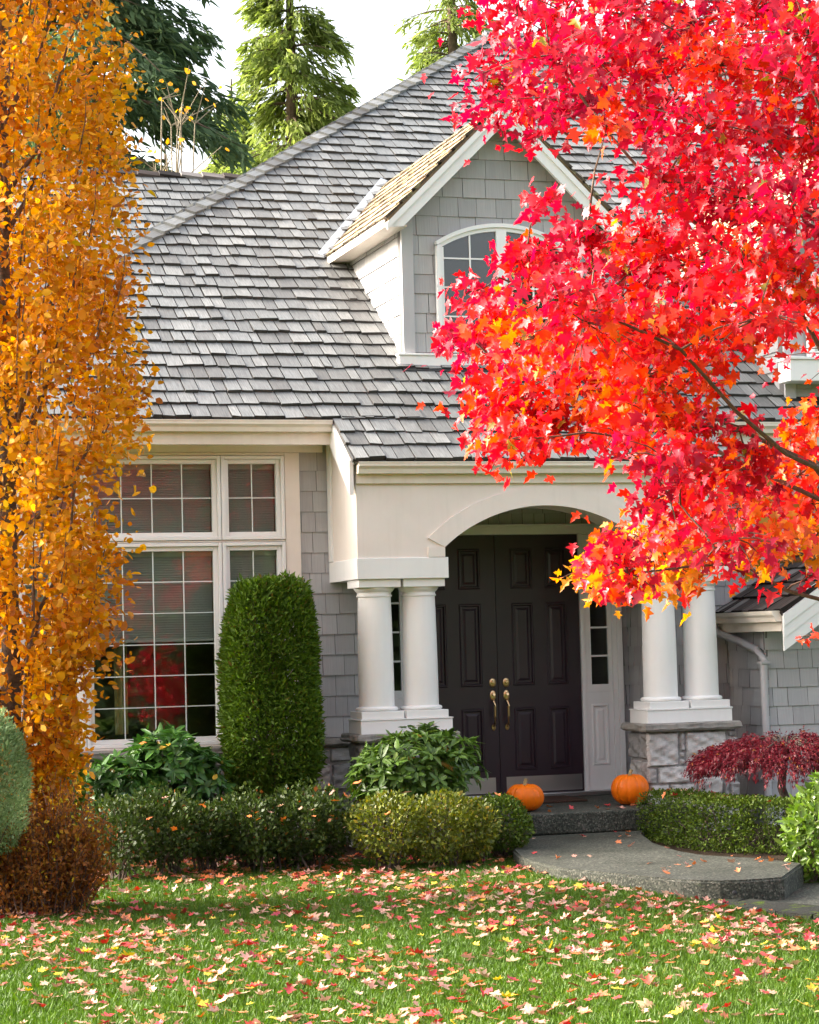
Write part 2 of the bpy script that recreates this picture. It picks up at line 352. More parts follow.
def blob_points(n, blobs, depth=.14, top_bias=0, rough=.1, box=2.0, seed=1):
    """points near the skin of a union of (cx,cy,cz,rx,ry,rz) blobs, with the outward normals"""
    P = []; Q = []; B = np.array(blobs, float); A = B[:,3]*B[:,5] + B[:,3]*B[:,4]; A /= A.sum()
    while sum(map(len, P)) < n:
        k = RNG.choice(len(B), 2*n, p=A); d = rand_dir(2*n)
        r = (np.abs(d)**box).sum(1)**(-1/box)                   # superellipsoid
        e = d*r[:,None]; t = 1 - np.abs(RNG.normal(size=2*n))*depth
        c = B[k,:3]; s = B[k,3:]
        p = c + e*s*t[:,None]; t2 = 1 + rough*lumpy(p, 4.0, seed) + rough*.6*lumpy(p, 11.0, seed+1); p = c + e*s*(t*t2)[:,None]
        ok = np.ones(2*n, bool)
        for j in range(len(B)):
            q = (p-B[j,:3])/B[j,3:]; ins = (np.abs(q)**box).sum(1)**(1/box)
            ok &= (ins > .8-depth) | (k == j)
        ok &= p[:,2] > .05
        P.append(p[ok]); Q.append(unit(d/s)[ok])
    return np.concatenate(P)[:n], np.concatenate(Q)[:n]
def stems(parent, base, targets, mat, r0=.02, r1=.004, jitter=.03, name='stem'):
    mb = MB()
    for t in targets:
        b = np.array(base) + np.append(RNG.normal(size=2)*jitter, 0); t = np.array(t); m = (b*.45+t*.55) + np.append(RNG.normal(size=2)*jitter*1.5, 0.05)
        mb.tube([b, (b+m)/2+RNG.normal(size=3)*.01, m, (m+t)/2+RNG.normal(size=3)*.01, t], [r0, r0*.8, r0*.6, (r0*.5+r1)/2, r1], 5)
    return mb.build(name, mat, parent)

# ================================================================== GROUND
def lawn_z(x, y):
    x = np.asarray(x, float); y = np.asarray(y, float)
    s = np.clip((x-5.8)/1.9, 0, 1); s = s*s*(3-2*s)
    near = np.clip((17-y)/2, 0, 1)
    return .10 - .12*s*near + .012*np.sin(x*1.3+.4)*np.sin(y*.9) - .0035*np.clip(15-y, 0, 12)
def ground_sheet():
    xs = np.concatenate([np.linspace(-800,-12,14), np.linspace(-10,14,97), np.linspace(18,800,14)])
    ys = np.concatenate([np.linspace(-800,-2,14), np.linspace(0,24,97), np.linspace(28,1500,16)])
    X, Y = np.meshgrid(xs, ys); Z = lawn_z(X, Y); Z = np.where((Y > 24)|(Y < 0)|(X < -10)|(X > 14), .0, Z)
    V = np.stack([X,Y,Z], -1).reshape(-1,3); nx, ny = len(xs), len(ys); i, j = np.meshgrid(np.arange(nx-1), np.arange(ny-1)); a = (j*nx+i).ravel()
    F = np.stack([a, a+1, a+nx+1, a+nx], 1)
    o = np_mesh('lawn_ground', V, F, np.zeros(len(V)), None, M['lawn']); tag(o, 'green lawn in front of the house', 'lawn', kind='structure')
    for p in o.data.polygons: p.use_smooth = True
ground_sheet()
def in_poly(px, py, poly):
    ins = np.zeros(px.shape, bool); n = len(poly)
    for i in range(n):
        x0, y0 = poly[i]; x1, y1 = poly[(i+1)%n]
        c = ((y0 > py) != (y1 > py)) & (px < (x1-x0)*(py-y0)/((y1-y0) if y1 != y0 else 1e-9) + x0); ins ^= c
    return ins
# planting bed along the house (dark soil), its front edge curving as the lawn edge does
bed_edge = [atZ(u, v, .10)[:2] for u, v in ((-60,945),(0,922),(50,903),(85,888),(110,874),(160,867),(240,863),(330,860),(420,858),(515,853))]
bed_poly = [tuple(p) for p in bed_edge] + [(7.0,19.6),(7.0,21.3),(-3,21.3),(-3,16.0)]
def flat_sheet(name, poly, z, mat, label, cat):
    bm = bmesh.new(); vs = [bm.verts.new((x,y,0)) for x, y in poly]; bm.faces.new(vs)
    bmesh.ops.triangulate(bm, faces=bm.faces[:])
    for _ in range(4): bmesh.ops.subdivide_edges(bm, edges=[e for e in bm.edges if e.calc_length() > .35], cuts=1)
    bmesh.ops.triangulate(bm, faces=bm.faces[:])
    for v in bm.verts: v.co.z = z(v.co.x, v.co.y)
    me = bpy.data.meshes.new(name); bm.to_mesh(me); bm.free(); o = link(name, me, mat); return tag(o, label, cat, kind='structure')
flat_sheet('flower_bed', bed_poly, lambda x, y: float(lawn_z(x,y)) + .012, M['soil'], 'dark soil of the planting bed below the windows', 'flower bed')
flat_sheet('flower_bed', [(7.5,19.45),(7.45,17.4),(7.7,16.5),(8.15,16.5),(10.8,16.5),(10.8,21),(9.3,21),(9.3,19.9),(7.6,19.9)], lambda x, y: .115, M['soil'], 'soil bed under the clipped box hedge right of the path', 'flower bed')

# raised aggregate path and its lower landing
path_px = [(784,877),(760,879),(740,880.2),(720,880.8),(700,880.5),(680,879.6),(650,877),(600,872),(560,868),(535,862),(520,857),(513,850),(514,843),(524,834)]
path_poly = [tuple(atZ(u, v, .2)[:2]) for u, v in path_px] + [(7.2,20.2),(8.5,20.2)] + [tuple(atZ(u, v, .2)[:2]) for u, v in ((643,834),(655,843),(680,851),(705,855),(760,858),(803,863))]
def slab(name, poly, z0, z1, bev, mat, label, cat):
    bm = bmesh.new(); vs = [bm.verts.new((x,y,z1)) for x, y in poly]; f = bm.faces.new(vs)
    if f.normal.z < 0: f.normal_flip()
    r = bmesh.ops.extrude_face_region(bm, geom=[f]); 
    for v in [g for g in r['geom'] if isinstance(g, bmesh.types.BMVert)]: v.co.z = z0
    bmesh.ops.recalc_face_normals(bm, faces=bm.faces)
    top = [e for e in bm.edges if all(abs(v.co.z-z1) < 1e-6 for v in e.verts)]
    bmesh.ops.bevel(bm, geom=top, offset=bev, segments=3, affect='EDGES')
    me = bpy.data.meshes.new(name); bm.to_mesh(me); bm.free(); o = link(name, me, mat); return tag(o, label, cat, kind='structure')
slab('path', path_poly, -.15, .2, .018, M['concrete'], 'curved exposed aggregate front path', 'path')
low = [tuple(atZ(u, v, .005)[:2]) for u, v in ((650,903),(700,905),(790,907),(830,910))]
slab('path', [(6.95,15.15),(7.6,16.55),(12,16.55),(12,13.6),(7.6,14.3),(7.10,14.75)], -.2, .035, .01, M['concrete'], 'lower concrete landing beside the path end', 'path')
kerb_pts = [atZ(u, v, .03) for u, v in ((714,905),(735,906),(760,909),(790,912),(825,915),(870,918))]
mbk = MB()
for i in range(len(kerb_pts)-1):
    a, b = kerb_pts[i], kerb_pts[i+1]
    d = unit((b-a)[None])[0]; n = np.array([-d[1], d[0], 0])*.16
    V = [(*(a+n)[:2],-.1),(*(a-n)[:2],-.1),(*(b-n)[:2],-.1),(*(b+n)[:2],-.1),(*(a+n)[:2],.070),(*(a-n)[:2],.05),(*(b-n)[:2],.05),(*(b+n)[:2],.070)]
    mbk.add(V, [(0,1,2,3),(4,5,6,7),(0,1,5,4),(2,3,7,6),(1,2,6,5),(3,0,4,7)])
tag(mbk.build('kerb', M['moss']), 'mossy low kerb at the foot of the path', 'kerb', kind='structure')

# ================================================================== HOUSE
house = empty('house', (7.5, 21, 0), 'grey shingled house with white columned porch and shake roof', 'house')
SL = .685                                   # main roof pitch
def roof_z(Y): return 3.70 + SL*(Y-19.88)

def clip(poly, a, b, c):                    # keep a*x+b*y+c >= 0
    out = []
    for i in range(len(poly)):
        p, q = poly[i], poly[(i+1)%len(poly)]; dp = a*p[0]+b*p[1]+c; dq = a*q[0]+b*q[1]+c
        if dp >= 0: out.append(p)
        if (dp >= 0) != (dq >= 0): t = dp/(dp-dq); out.append((p[0]+(q[0]-p[0])*t, p[1]+(q[1]-p[1])*t))
    return out
def clip_convex(poly, region):
    n = len(region); area = sum(region[i][0]*region[(i+1)%n][1]-region[(i+1)%n][0]*region[i][1] for i in range(n)); s = 1 if area > 0 else -1
    for i in range(n):
        (x0,y0),(x1,y1) = region[i], region[(i+1)%n]
        a, b = -(y1-y0)*s, (x1-x0)*s; poly = clip(poly, a, b, -(a*x0+b*y0))
        if len(poly) < 3: return []
    return poly
def courses(mb, O, U, Vv, Nn, region, exp, wmin, wmax, t0, t1, gap=.006, jit=.01, v_start=0.0, overlap=.03, rbase=None, tilt=.0, dark_sides=True):
    """overlapping wooden shingles on a plane: O origin, U across, Vv up the slope, Nn outwards; region = convex polygon in (u,v)"""
    O, U, Vv, Nn = (np.array(a, float) for a in (O, U, Vv, Nn))
    us = [p[0] for p in region]; vs = [p[1] for p in region]
    v = v_start
    while v < max(vs):
        off = random.random()*wmax; u = min(us)-off
        while u < max(us):
            w = random.uniform(wmin, wmax); g = gap*random.uniform(.5,1.6); j = random.uniform(-jit, jit); tl = random.uniform(-tilt, tilt)
            q = [(u+g/2, v+j+tl), (u+w-g/2, v+j-tl), (u+w-g/2, v+exp+overlap), (u+g/2, v+exp+overlap)]
            u += w
            reg = region if v > v_start+1e-6 else [(a, b-.02) if abs(b-min(vs)) < 1e-6 else (a,b) for a, b in region]
            q = clip_convex(q, reg)
            if len(q) < 3: continue
            tb = t1*random.uniform(.75,1.3); r = random.random()
            if rbase: r = rbase(r, u, v)
            top = []
            for a, b in q:
                h = tb + (t0-tb)*min(1, max(0, (b-v)/(exp+overlap))); top.append(O+U*a+Vv*b+Nn*h)
            bot = [O+U*a+Vv*b-Nn*.012 for a, b in q]; n = len(q)
            lo = [(a+r*50, b+r*20, 0) for a, b in q]; lowv = min(b for a, b in q)
            ends = [i for i in range(n) if q[i][1] < v+.05 and q[(i+1)%n][1] < v+.05]; sides = [i for i in range(n) if dark_sides and i not in ends and abs(q[i][0]-q[(i+1)%n][0]) < .02]      # sawn ends and sides, with the shadow lines put into their dark colour
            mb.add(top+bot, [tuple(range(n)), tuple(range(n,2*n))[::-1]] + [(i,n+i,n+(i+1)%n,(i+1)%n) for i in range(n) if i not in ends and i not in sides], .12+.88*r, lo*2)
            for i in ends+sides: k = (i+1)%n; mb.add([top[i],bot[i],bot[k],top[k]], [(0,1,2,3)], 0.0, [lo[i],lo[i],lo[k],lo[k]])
        v += exp

# ---- main roof
cs = 1/math.hypot(1, SL); sn = SL*cs
Vf, Nf = (0, cs, sn), (0, -sn, cs)
EX = .2626
EAVE_Y, EAVE_X = 20.53, 0.98
RIDGE_Y = 30.2; RZ = roof_z(RIDGE_Y); HIPX = EAVE_X + RIDGE_Y-EAVE_Y; XR = 17.0
sv = lambda Y: (Y-19.88)/cs                 # slope coordinate measured from the porch gutter line
rf = MB()
# structural deck under the shakes
def deck(mb, P, t=.05):
    P = [np.array(p, float) for p in P]; n = np.cross(P[1]-P[0], P[2]-P[0]); n /= np.linalg.norm(n); n = n if n[2] > 0 else -n
    k = len(P); V = [p-n*.013 for p in P]+[p-n*t for p in P]; mb.add(V, [tuple(range(k)), tuple(range(k,2*k))[::-1]]+[(i,(i+1)%k,k+(i+1)%k,k+i) for i in range(k)], .1)
ez = roof_z(EAVE_Y)
deck(rf, [(EAVE_X,EAVE_Y,ez),(XR,EAVE_Y,ez),(XR,RIDGE_Y,RZ),(HIPX,RIDGE_Y,RZ)])
deck(rf, [(5.56,19.89,roof_z(19.89)),(9.39,19.89,roof_z(19.89)),(9.39,EAVE_Y,ez),(5.56,EAVE_Y,ez)])
BACK_Y = 2*RIDGE_Y-EAVE_Y
deck(rf, [(EAVE_X,BACK_Y,ez),(XR,BACK_Y,ez),(XR,RIDGE_Y,RZ),(HIPX,RIDGE_Y,RZ)])
deck(rf, [(EAVE_X,EAVE_Y,ez),(EAVE_X,BACK_Y,ez),(HIPX,RIDGE_Y,RZ)])
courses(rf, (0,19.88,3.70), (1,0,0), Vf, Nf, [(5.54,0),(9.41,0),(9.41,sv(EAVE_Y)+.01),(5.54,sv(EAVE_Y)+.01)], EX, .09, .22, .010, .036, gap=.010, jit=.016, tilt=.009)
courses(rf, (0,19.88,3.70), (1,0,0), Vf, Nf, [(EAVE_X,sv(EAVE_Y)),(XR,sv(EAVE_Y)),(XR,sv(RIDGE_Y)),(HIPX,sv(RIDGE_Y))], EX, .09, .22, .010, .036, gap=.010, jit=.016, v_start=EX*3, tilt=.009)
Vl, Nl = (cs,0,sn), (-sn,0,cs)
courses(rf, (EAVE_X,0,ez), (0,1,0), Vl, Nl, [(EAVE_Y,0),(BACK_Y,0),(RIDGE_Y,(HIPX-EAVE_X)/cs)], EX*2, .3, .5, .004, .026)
# ---- left wing roof (its ridge shows beyond the hip)
WR = atY(175, 175.5, 30.0); WRZ = float(WR[2]); WRY = 30.0; WEY = WRY-(WRZ-ez)/SL
deck(rf, [(-9,WEY,ez),(7.2,WEY,ez),(7.2,WRY,WRZ),(-9,WRY,WRZ)]); deck(rf, [(-9,2*WRY-WEY,ez),(7.2,2*WRY-WEY,ez),(7.2,WRY,WRZ),(-9,WRY,WRZ)])
XV = EAVE_X+(WRZ-ez)/SL                       # wing ridge meets the hip's left slope here
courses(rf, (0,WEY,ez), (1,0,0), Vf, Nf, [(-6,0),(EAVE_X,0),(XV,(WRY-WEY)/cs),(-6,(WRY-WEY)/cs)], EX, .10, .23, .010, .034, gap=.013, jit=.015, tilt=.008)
roof = rf.build('roof', M['shake'], house)
# ---- hip and ridge caps
def caps(name, A, B, n1, n2, mat, parent, step=.24, w=.135, t=.045):
    A, B = np.array(A, float), np.array(B, float); L = np.linalg.norm(B-A); d = (B-A)/L; mb = MB(); k = int(L/step)
    for i in range(k):
        p0 = A+d*(i*step); p1 = p0+d*(step+.06); r = random.random()
        for n in (np.array(n1), np.array(n2)):
            s = np.cross(d, n); s /= np.linalg.norm(s)
            m = np.array(n2 if n is n1 else n1)
            s = s if s[2] < 0 else -s
            w0 = w*random.uniform(.92,1.08); h0, h1 = t*1.35, t*.55
            q = [p0+n*h0, p0+s*w0+n*h0, p1+s*w0+n*h1, p1+n*h1]; b = [p0-n*.0+n*.004, p0+s*w0+n*.004, p1+s*w0+n*.002, p1+n*.002]
            mb.add(q+b, [(0,1,2,3),(7,6,5,4),(0,4,5,1),(1,5,6,2),(2,6,7,3),(3,7,4,0)], r, [(r*9,0,0),(r*9+w,0,0),(r*9+w,step,0),(r*9,step,0)]*2)
    return mb.build(name, mat, parent)
off = .012
caps('hip_cap', (EAVE_X,EAVE_Y,ez+off), (HIPX,RIDGE_Y,RZ+off), Nf, Nl, M['shake'], roof)
caps('ridge_cap', (HIPX-.1,RIDGE_Y,RZ+off), (XR,RIDGE_Y,RZ+off), Nf, (0,sn,cs), M['shake'], roof)
caps('ridge_cap', (-6,WRY,WRZ+off), (XV,WRY,WRZ+off), Nf, (0,sn,cs), M['shake_brown'], roof, .3)

# ---- walls -----------------------------------------------------------------
YW, YD = 21.0, 21.55
wall = MB()
# window opening x 2.43..5.31, z 1.07..3.87
WX0, WX1, WZ0, WZ1 = 2.43, 5.31, 1.07, 3.87
for a in ((1.35,WX0,0,4.05),(WX1,6.05,0,4.05),(WX0,WX1,0,WZ0),(WX0,WX1,WZ1,4.05)): wall.box(a[0],a[1],YW,YW+.2,a[2],a[3])
wall.box(1.35,1.5,YW+.2,38.6,0,4.1); wall.box(1.5,16.9,38.4,38.6,0,4.1); wall.box(16.7,16.9,20.9,38.4,0,4.1)
wall.box(5.9,6.05,YW+.2,YD+.2,0,3.6); wall.box(6.05,8.93,YD+.035,YD+.2,3.162,3.6)
wall.box(8.93,9.08,YW+.2,YD+.2,0,3.6); wall.box(8.93,16.7,YW,YW+.2,0,4.05)
wall.box(-6,1.35,WEY+.4,WEY+.6,0,ez)
walls = wall.build('wall', M['backing'], house)
sid = MB()
ROW = .1983; Z0 = 3.695-ROW*14
X1, Z1v, NY = (1,0,0), (0,0,1), (0,-1,0)
def siding(O, U, Nn, region, row=ROW, wmin=.11, wmax=.235, z0=None):
    z0 = Z0 if z0 is None else z0
    vs = min(p[1] for p in region); v0 = z0+math.floor((vs-z0)/row)*row
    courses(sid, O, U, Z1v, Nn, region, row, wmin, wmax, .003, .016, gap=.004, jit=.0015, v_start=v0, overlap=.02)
siding((0,YW,0), X1, NY, [(WX1,1.11),(6.06,1.11),(6.06,3.97),(WX1,3.97)])
siding((0,YW,0), X1, NY, [(1.35,1.11),(WX0,1.11),(WX0,3.97),(1.35,3.97)])
siding((0,YW,0), X1, NY, [(8.93,.2),(13.5,.2),(13.5,3.97),(8.93,3.97)])
siding((6.05,0,0), (0,1,0), (1,0,0), [(YW,1.0),(YD,1.0),(YD,3.5),(YW,3.5)])
siding((8.93,0,0), (0,1,0), (-1,0,0), [(YW,.4),(YD,.4),(YD,3.5),(YW,3.5)])
siding((0,YD+.03,0), X1, NY, [(6.05,3.16),(8.93,3.16),(8.93,3.5),(6.05,3.5)])
siding((0,YD+.03,0), X1, NY, [(8.84,.4),(8.93,.4),(8.93,3.16),(8.84,3.16)]); siding((0,YD+.03,0), X1, NY, [(6.05,.4),(6.14,.4),(6.14,3.16),(6.05,3.16)])
siding_o = sid.build('shingle_siding', M['siding'], house)
for a, b, z in ((8.895,8.98,.4),(6.03,6.09,1.11)):
    tr = MB(); tr.box(a,b,YW-.022,YW+.02,z,3.55,.004); tr.build('corner_board', M['greytrim'], house)

# ---- stone -----------------------------------------------------------------
def stone_block(mb, O, U, Vv, Nn, u0, u1, v0, v1, depth=.030, r=None, seed=0):
    O, U, Vv, Nn = (np.array(a, float) for a in (O, U, Vv, Nn)); nu = max(4, int((u1-u0)/.016)); nv = max(4, int((v1-v0)/.016))
    V = []; r = random.random() if r is None else r
    for j in range(nv+1):
        for i in range(nu+1):
            a, b = i/nu, j/nv; u = u0+(u1-u0)*a; v = v0+(v1-v0)*b
            e = min(a*(u1-u0), (1-a)*(u1-u0), b*(v1-v0), (1-b)*(v1-v0)); k = min(1, e/.013)
            p = np.array([u*9+seed*3.1, v*9+r*5, seed]); h = depth*(.35+.65*k) + .016*k*float(lumpy(p[None], 1.0, 5)[0]) + .010*k*float(lumpy(p[None]*2.9, 1.0, 6)[0])
            if e < 1e-6: u += random.uniform(-.006,.006); v += random.uniform(-.006,.006); h = -.01
            V.append(O+U*u+Vv*v+Nn*h)
    F = [(j*(nu+1)+i, j*(nu+1)+i+1, (j+1)*(nu+1)+i+1, (j+1)*(nu+1)+i) for j in range(nv) for i in range(nu)]
    mb.add(V, F, r, None, False)
def ashlar(mb, O, U, Vv, Nn, u0, u1, v0, v1, seed=1, rows=(.16,.30)):
    rr = random.Random(seed); v = v0; s = seed
    while v < v1-.03:
        h = rr.uniform(*rows); 
        if v+h > v1-.08: h = v1-v
        u = u0
        while u < u1-.02:
            w = rr.uniform(.16,.42)
            if u+w > u1-.1: w = u1-u
            if h > .22 and rr.random() < .3: 
                k = rr.uniform(.4,.6); stone_block(mb, O, U, Vv, Nn, u+.007, u+w-.007, v+.007, v+h*k-.006, r=rr.random(), seed=s); s += 1
                stone_block(mb, O, U, Vv, Nn, u+.007, u+w-.007, v+h*k+.006, v+h-.007, r=rr.random(), seed=s)
            else: stone_block(mb, O, U, Vv, Nn, u+.007, u+w-.007, v+.007, v+h-.007, r=rr.random(), seed=s)
            s += 1; u += w
        v += h
def rough_cap(mb, x0, x1, y0, y1, z0, z1, seed=0):
    n = 26; prof = [(z0,.012),(z0+.02,-.004),((z0+z1)/2,0),(z1-.012,0),(z1,.012)]
    per = [(x0+(x1-x0)*i/n, y0) for i in range(n)]+[(x1, y0+(y1-y0)*i/n) for i in range(n)]+[(x1-(x1-x0)*i/n, y1) for i in range(n)]+[(x0, y1-(y1-y0)*i/n) for i in range(n)]
    cx, cy = (x0+x1)/2, (y0+y1)/2; V = []
    for z, ins in prof:
        for x, y in per:
            j = ins+.010*float(lumpy(np.array([[x*14+seed, y*14, z*30]]), 1.0, 3)[0]); dx = (1 if x < cx else -1)*j if x in (x0,x1) else 0; dy = (1 if y < cy else -1)*j if y in (y0,y1) else 0
            V.append((x+dx, y+dy, z+.004*math.sin(x*31+y*17)))
    k = len(per); F = [(i*k+j, i*k+(j+1)%k, (i+1)*k+(j+1)%k, (i+1)*k+j) for i in range(len(prof)-1) for j in range(k)]
    F += [tuple(range(k))[::-1], tuple(range((len(prof)-1)*k, len(prof)*k))]; mb.add(V, F, .5, None, False)
wn = MB(); wn.box(1.3,6.05,YW-.05,YW-.003,0,1.03); ashlar(wn, (0,YW-.05,0), X1, Z1v, NY, 1.3, 6.05, .0, 1.03, 4)
wn.build('stone_wainscot', M['stone'], house)
wc = MB(); rough_cap(wc, 1.28, 5.33, YW-.15, YW-.004, .99, 1.068, 2); rough_cap(wc, 5.335, 6.05, YW-.13, YW-.004, 1.035, 1.105, 5); wc.build('stone_sill', M['capstone'], house)
def pier(x0, x1, front, seed):
    mb = MB(); mb.box(x0+.03,x1-.03,20.03,20.5,-.1,1.09)
    if front:
        K = 4.095
        R = [(362,490,215,355),(494,514,213,292),(494,514,296,318),(494,514,323,348),(519,686,208,348),(690,728,203,232),(692,736,236,300),(692,738,303,366),(362,401,361,428),(405,533,353,424),(538,584,352,393),(540,565,398,420),(588,668,352,391),(569,670,396,492),(675,733,372,412),(676,696,417,492),(700,742,417,492),(374,450,430,460),(455,565,424,470),(362,450,464,560),(455,563,474,560),(569,740,496,560)]
        for i, (a,b,c,d) in enumerate(R):
            p = atY(560+a/K, 680+(c+d)/2/K, 20.0); q = atY(560+b/K, 680+(c+d)/2/K, 20.0); t = atY(560+(a+b)/2/K, 680+c/K, 20.0); bt = atY(560+(a+b)/2/K, 680+d/K, 20.0)
            big = (b-a)*(d-c) > 5000
            stone_block(mb, (0,20.03,0), X1, Z1v, NY, p[0], q[0], bt[2], t[2], r=random.uniform(.75,1) if big else random.uniform(.15,.85), seed=i)
        ashlar(mb, (0,20.03,0), X1, Z1v, NY, x0, x1, -.1, .34, 8)
    else: ashlar(mb, (0,20.03,0), X1, Z1v, NY, x0, x1, 0, 1.09, seed)
    ashlar(mb, (x0+.03,0,0), (0,-1,0), Z1v, (-1,0,0), -20.5, -20.02, 0, 1.09, seed+3, (.2,.34))
    ashlar(mb, (x1-.03,0,0), (0,1,0), Z1v, (1,0,0), 20.02, 20.5, 0, 1.09, seed+5)
    p = mb.build('stone_pier', M['stone'], house)
    c = MB(); rough_cap(c, x0-.05, x1+.05, 19.94, 20.54, 1.093, 1.168, seed); c.build('cap', M['capstone'], p)
pier(5.60, 6.49, False, 21); pier(8.46, 9.36, True, 33)

# ---- porch beam with arch ---------------------------------------------------
PXC = 7.475; BX0, BX1 = 5.605, 9.345
HW, RISE, SPR = 1.02, .385, 2.895
RAD = (HW*HW+RISE*RISE)/(2*RISE)
def arc(extra, n=40, hw=None):
    R = RAD+extra; zc = SPR+RISE-RAD; h = HW+(hw if hw is not None else extra*.95); out = []
    for i in range(n+1):
        x = -h+2*h*i/n; out.append((PXC+x, zc+math.sqrt(max(0, R*R-x*x))))
    return out
bm_ = MB()
ar = arc(0); TOPZ = 3.5
for i in range(len(ar)-1):                     # wall above the arch
    q = [ar[i], ar[i+1], (ar[i+1][0],TOPZ), (ar[i][0],TOPZ)]
    V = [(p[0],20.0,p[1]) for p in q]+[(p[0],20.42,p[1]) for p in q]; bm_.add(V, [(0,1,2,3),(7,6,5,4),(0,4,5,1),(2,6,7,3)], .5)
AL, AR = PXC-HW, PXC+HW
bm_.box(BX0,AL,20.0,20.42,2.80,TOPZ); bm_.box(AR,BX1,20.0,20.42,2.80,TOPZ)
for x0, x1 in ((BX0,BX0+.4),(BX1-.4,BX1)):     # side returns to the wall, cut to the roof slope
    bm_.prism([(20.42,2.80),(20.98,2.80),(20.98,roof_z(20.98)-.12),(20.42,roof_z(20.42)-.12)], 'x', x0, x1)
bm_.prism([(20.0,TOPZ),(20.42,TOPZ),(20.42,roof_z(20.42)-.10),(20.0,roof_z(20.0)-.10)], 'x', BX0, BX1)
beam = bm_.build('porch_beam', M['beamwhite'], house)
bd = MB()
for x0, x1, a, b in ((BX0-.012,AL+.03,BX0-.012,BX0+.41),(AR-.03,BX1+.012,BX1-.41,BX1+.012)):
    bd = MB(); bd.box(x0,x1,19.985,20.44,2.605,2.80,.004); bd.box(a,b,20.4405,20.99,2.605,2.80,.004); bd.build('beam_band', M['white'], beam)
bd = MB(); bd.box(BX0-.02,BX0+.03,20.86,20.975,2.803,roof_z(20.9)-.16,.004); bd.build('trim_board', M['white'], beam)
at = MB(); inn, out = arc(0, 48, 0), arc(.175, 48, .165)
at.band(inn, out, 19.982, 20.003); at.box(AL-.165,AL,19.982,20.003,2.803,inn[0][1]); at.box(AR,AR+.165,19.982,20.003,2.803,inn[-1][1])
at.build('arch_trim', M['beamwhite'], beam)
ce = MB(); ce.box(6.0,8.98,20.43,YD+.2,3.42,3.48); ce.build('porch_ceiling', M['beamwhite'], house)
# ---- columns
def column(x, y=20.22):
    s = MB(); prof = []
    for i in range(17):
        t = i/16; r = .168-.012*t*t; prof.append((r, 1.415+(2.44-1.415)*t))
    s.lathe(prof, x, y); c = s.build('column', M['white'], house)
    b = MB(); b.box(x-.205,x+.205,y-.205,y+.205,1.3055,1.375,.004)
    tor = [(.19,1.3755)]+[(.178+.022*math.cos(a), 1.395+.02*math.sin(a)) for a in np.linspace(-1.3,1.5,8)]+[(.172,1.418)]
    b.lathe(tor, x, y); b.build('column_base', M['white'], c)
    k = MB(); k.lathe([(.157,2.44),(.167,2.444),(.167,2.458),(.160,2.463),(.160,2.482),(.172,2.492),(.188,2.512),(.193,2.522),(.193,2.528)], x, y); k.box(x-.203,x+.203,y-.203,y+.203,2.5285,2.6045,.003); k.build('capital', M['white'], c)
for x in (5.818, 6.252): column(x); column(2*PXC-x)
for x0, x1 in ((5.60,6.49),(8.46,9.35)):
    b = MB(); b.box(x0,x1,20.0,20.44,1.168,1.293,.004); b.box(x0-.008,x1+.008,19.992,20.448,1.2935,1.3045,.003); b.build('column_plinth', M['white'], house)

# ---- gutters, fascias, rakes
def gutter_x(name, x0, x1, y, z, mat=None, h=.108, d=.11):
    """K profile gutter running along X, front face at y-d"""
    P = [(y,z-h),(y-d*.62,z-h),(y-d*.70,z-h*.62),(y-d*.95,z-h*.36),(y-d*.95,z-h*.12),(y-d,z-h*.10),(y-d,z),(y-d*.9,z),(y-d*.9,z-h*.3),(y-d*.55,z-h*.9),(y-.004,z-h*.9),(y-.004,z),(y,z)]
    mb = MB(); mb.prism(P, 'x', x0, x1)
    for x in (x0, x1-.006): mb.prism([(y,z-h),(y-d*.62,z-h),(y-d*.70,z-h*.62),(y-d*.95,z-h*.36),(y-d,z-.002),(y,z-.002)], 'x', x+.0005, x+.0055)
    return mb.build(name, mat or M['cream'], house)
gutter_x('gutter', 0.9, 5.53, 20.60, 4.142); gutter_x('gutter', 9.46, 14.0, 20.60, 4.142); gutter_x('gutter', 5.60, 9.36, 19.96, 3.690)
fa = MB(); fa.box(.95,5.55,20.602,20.64,3.915,4.06,.003); fa.build('fascia', M['cream'], house)
fa = MB(); fa.box(9.44,14.0,20.602,20.64,3.915,4.06,.003); fa.build('fascia', M['cream'], house)
fa = MB(); fa.box(5.60,9.36,19.9615,19.998,3.493,3.60,.003); fa.build('fascia', M['cream'], house)
for a, b in ((.95,5.55),(9.44,14)):
    so = MB(); so.box(a,b,20.64,YW,3.965,3.985); so.build('soffit', M['cream'], house)
for x0, x1 in ((5.53,5.57),(9.385,9.425)):
    rk = MB(); y0, y1 = 19.95, 20.64
    rk.prism([(y0,roof_z(y0)-.04),(y1,roof_z(y1)-.04),(y1,roof_z(y1)-.31),(y0,roof_z(y0)-.36)], 'x', x0, x1); rk.build('rake_board', M['white'], house)
fz = MB(); fz.box(1.35,5.55,YW-.03,YW-.002,3.875,3.963,.003); fz.build('frieze_board', M['beamwhite'], house)

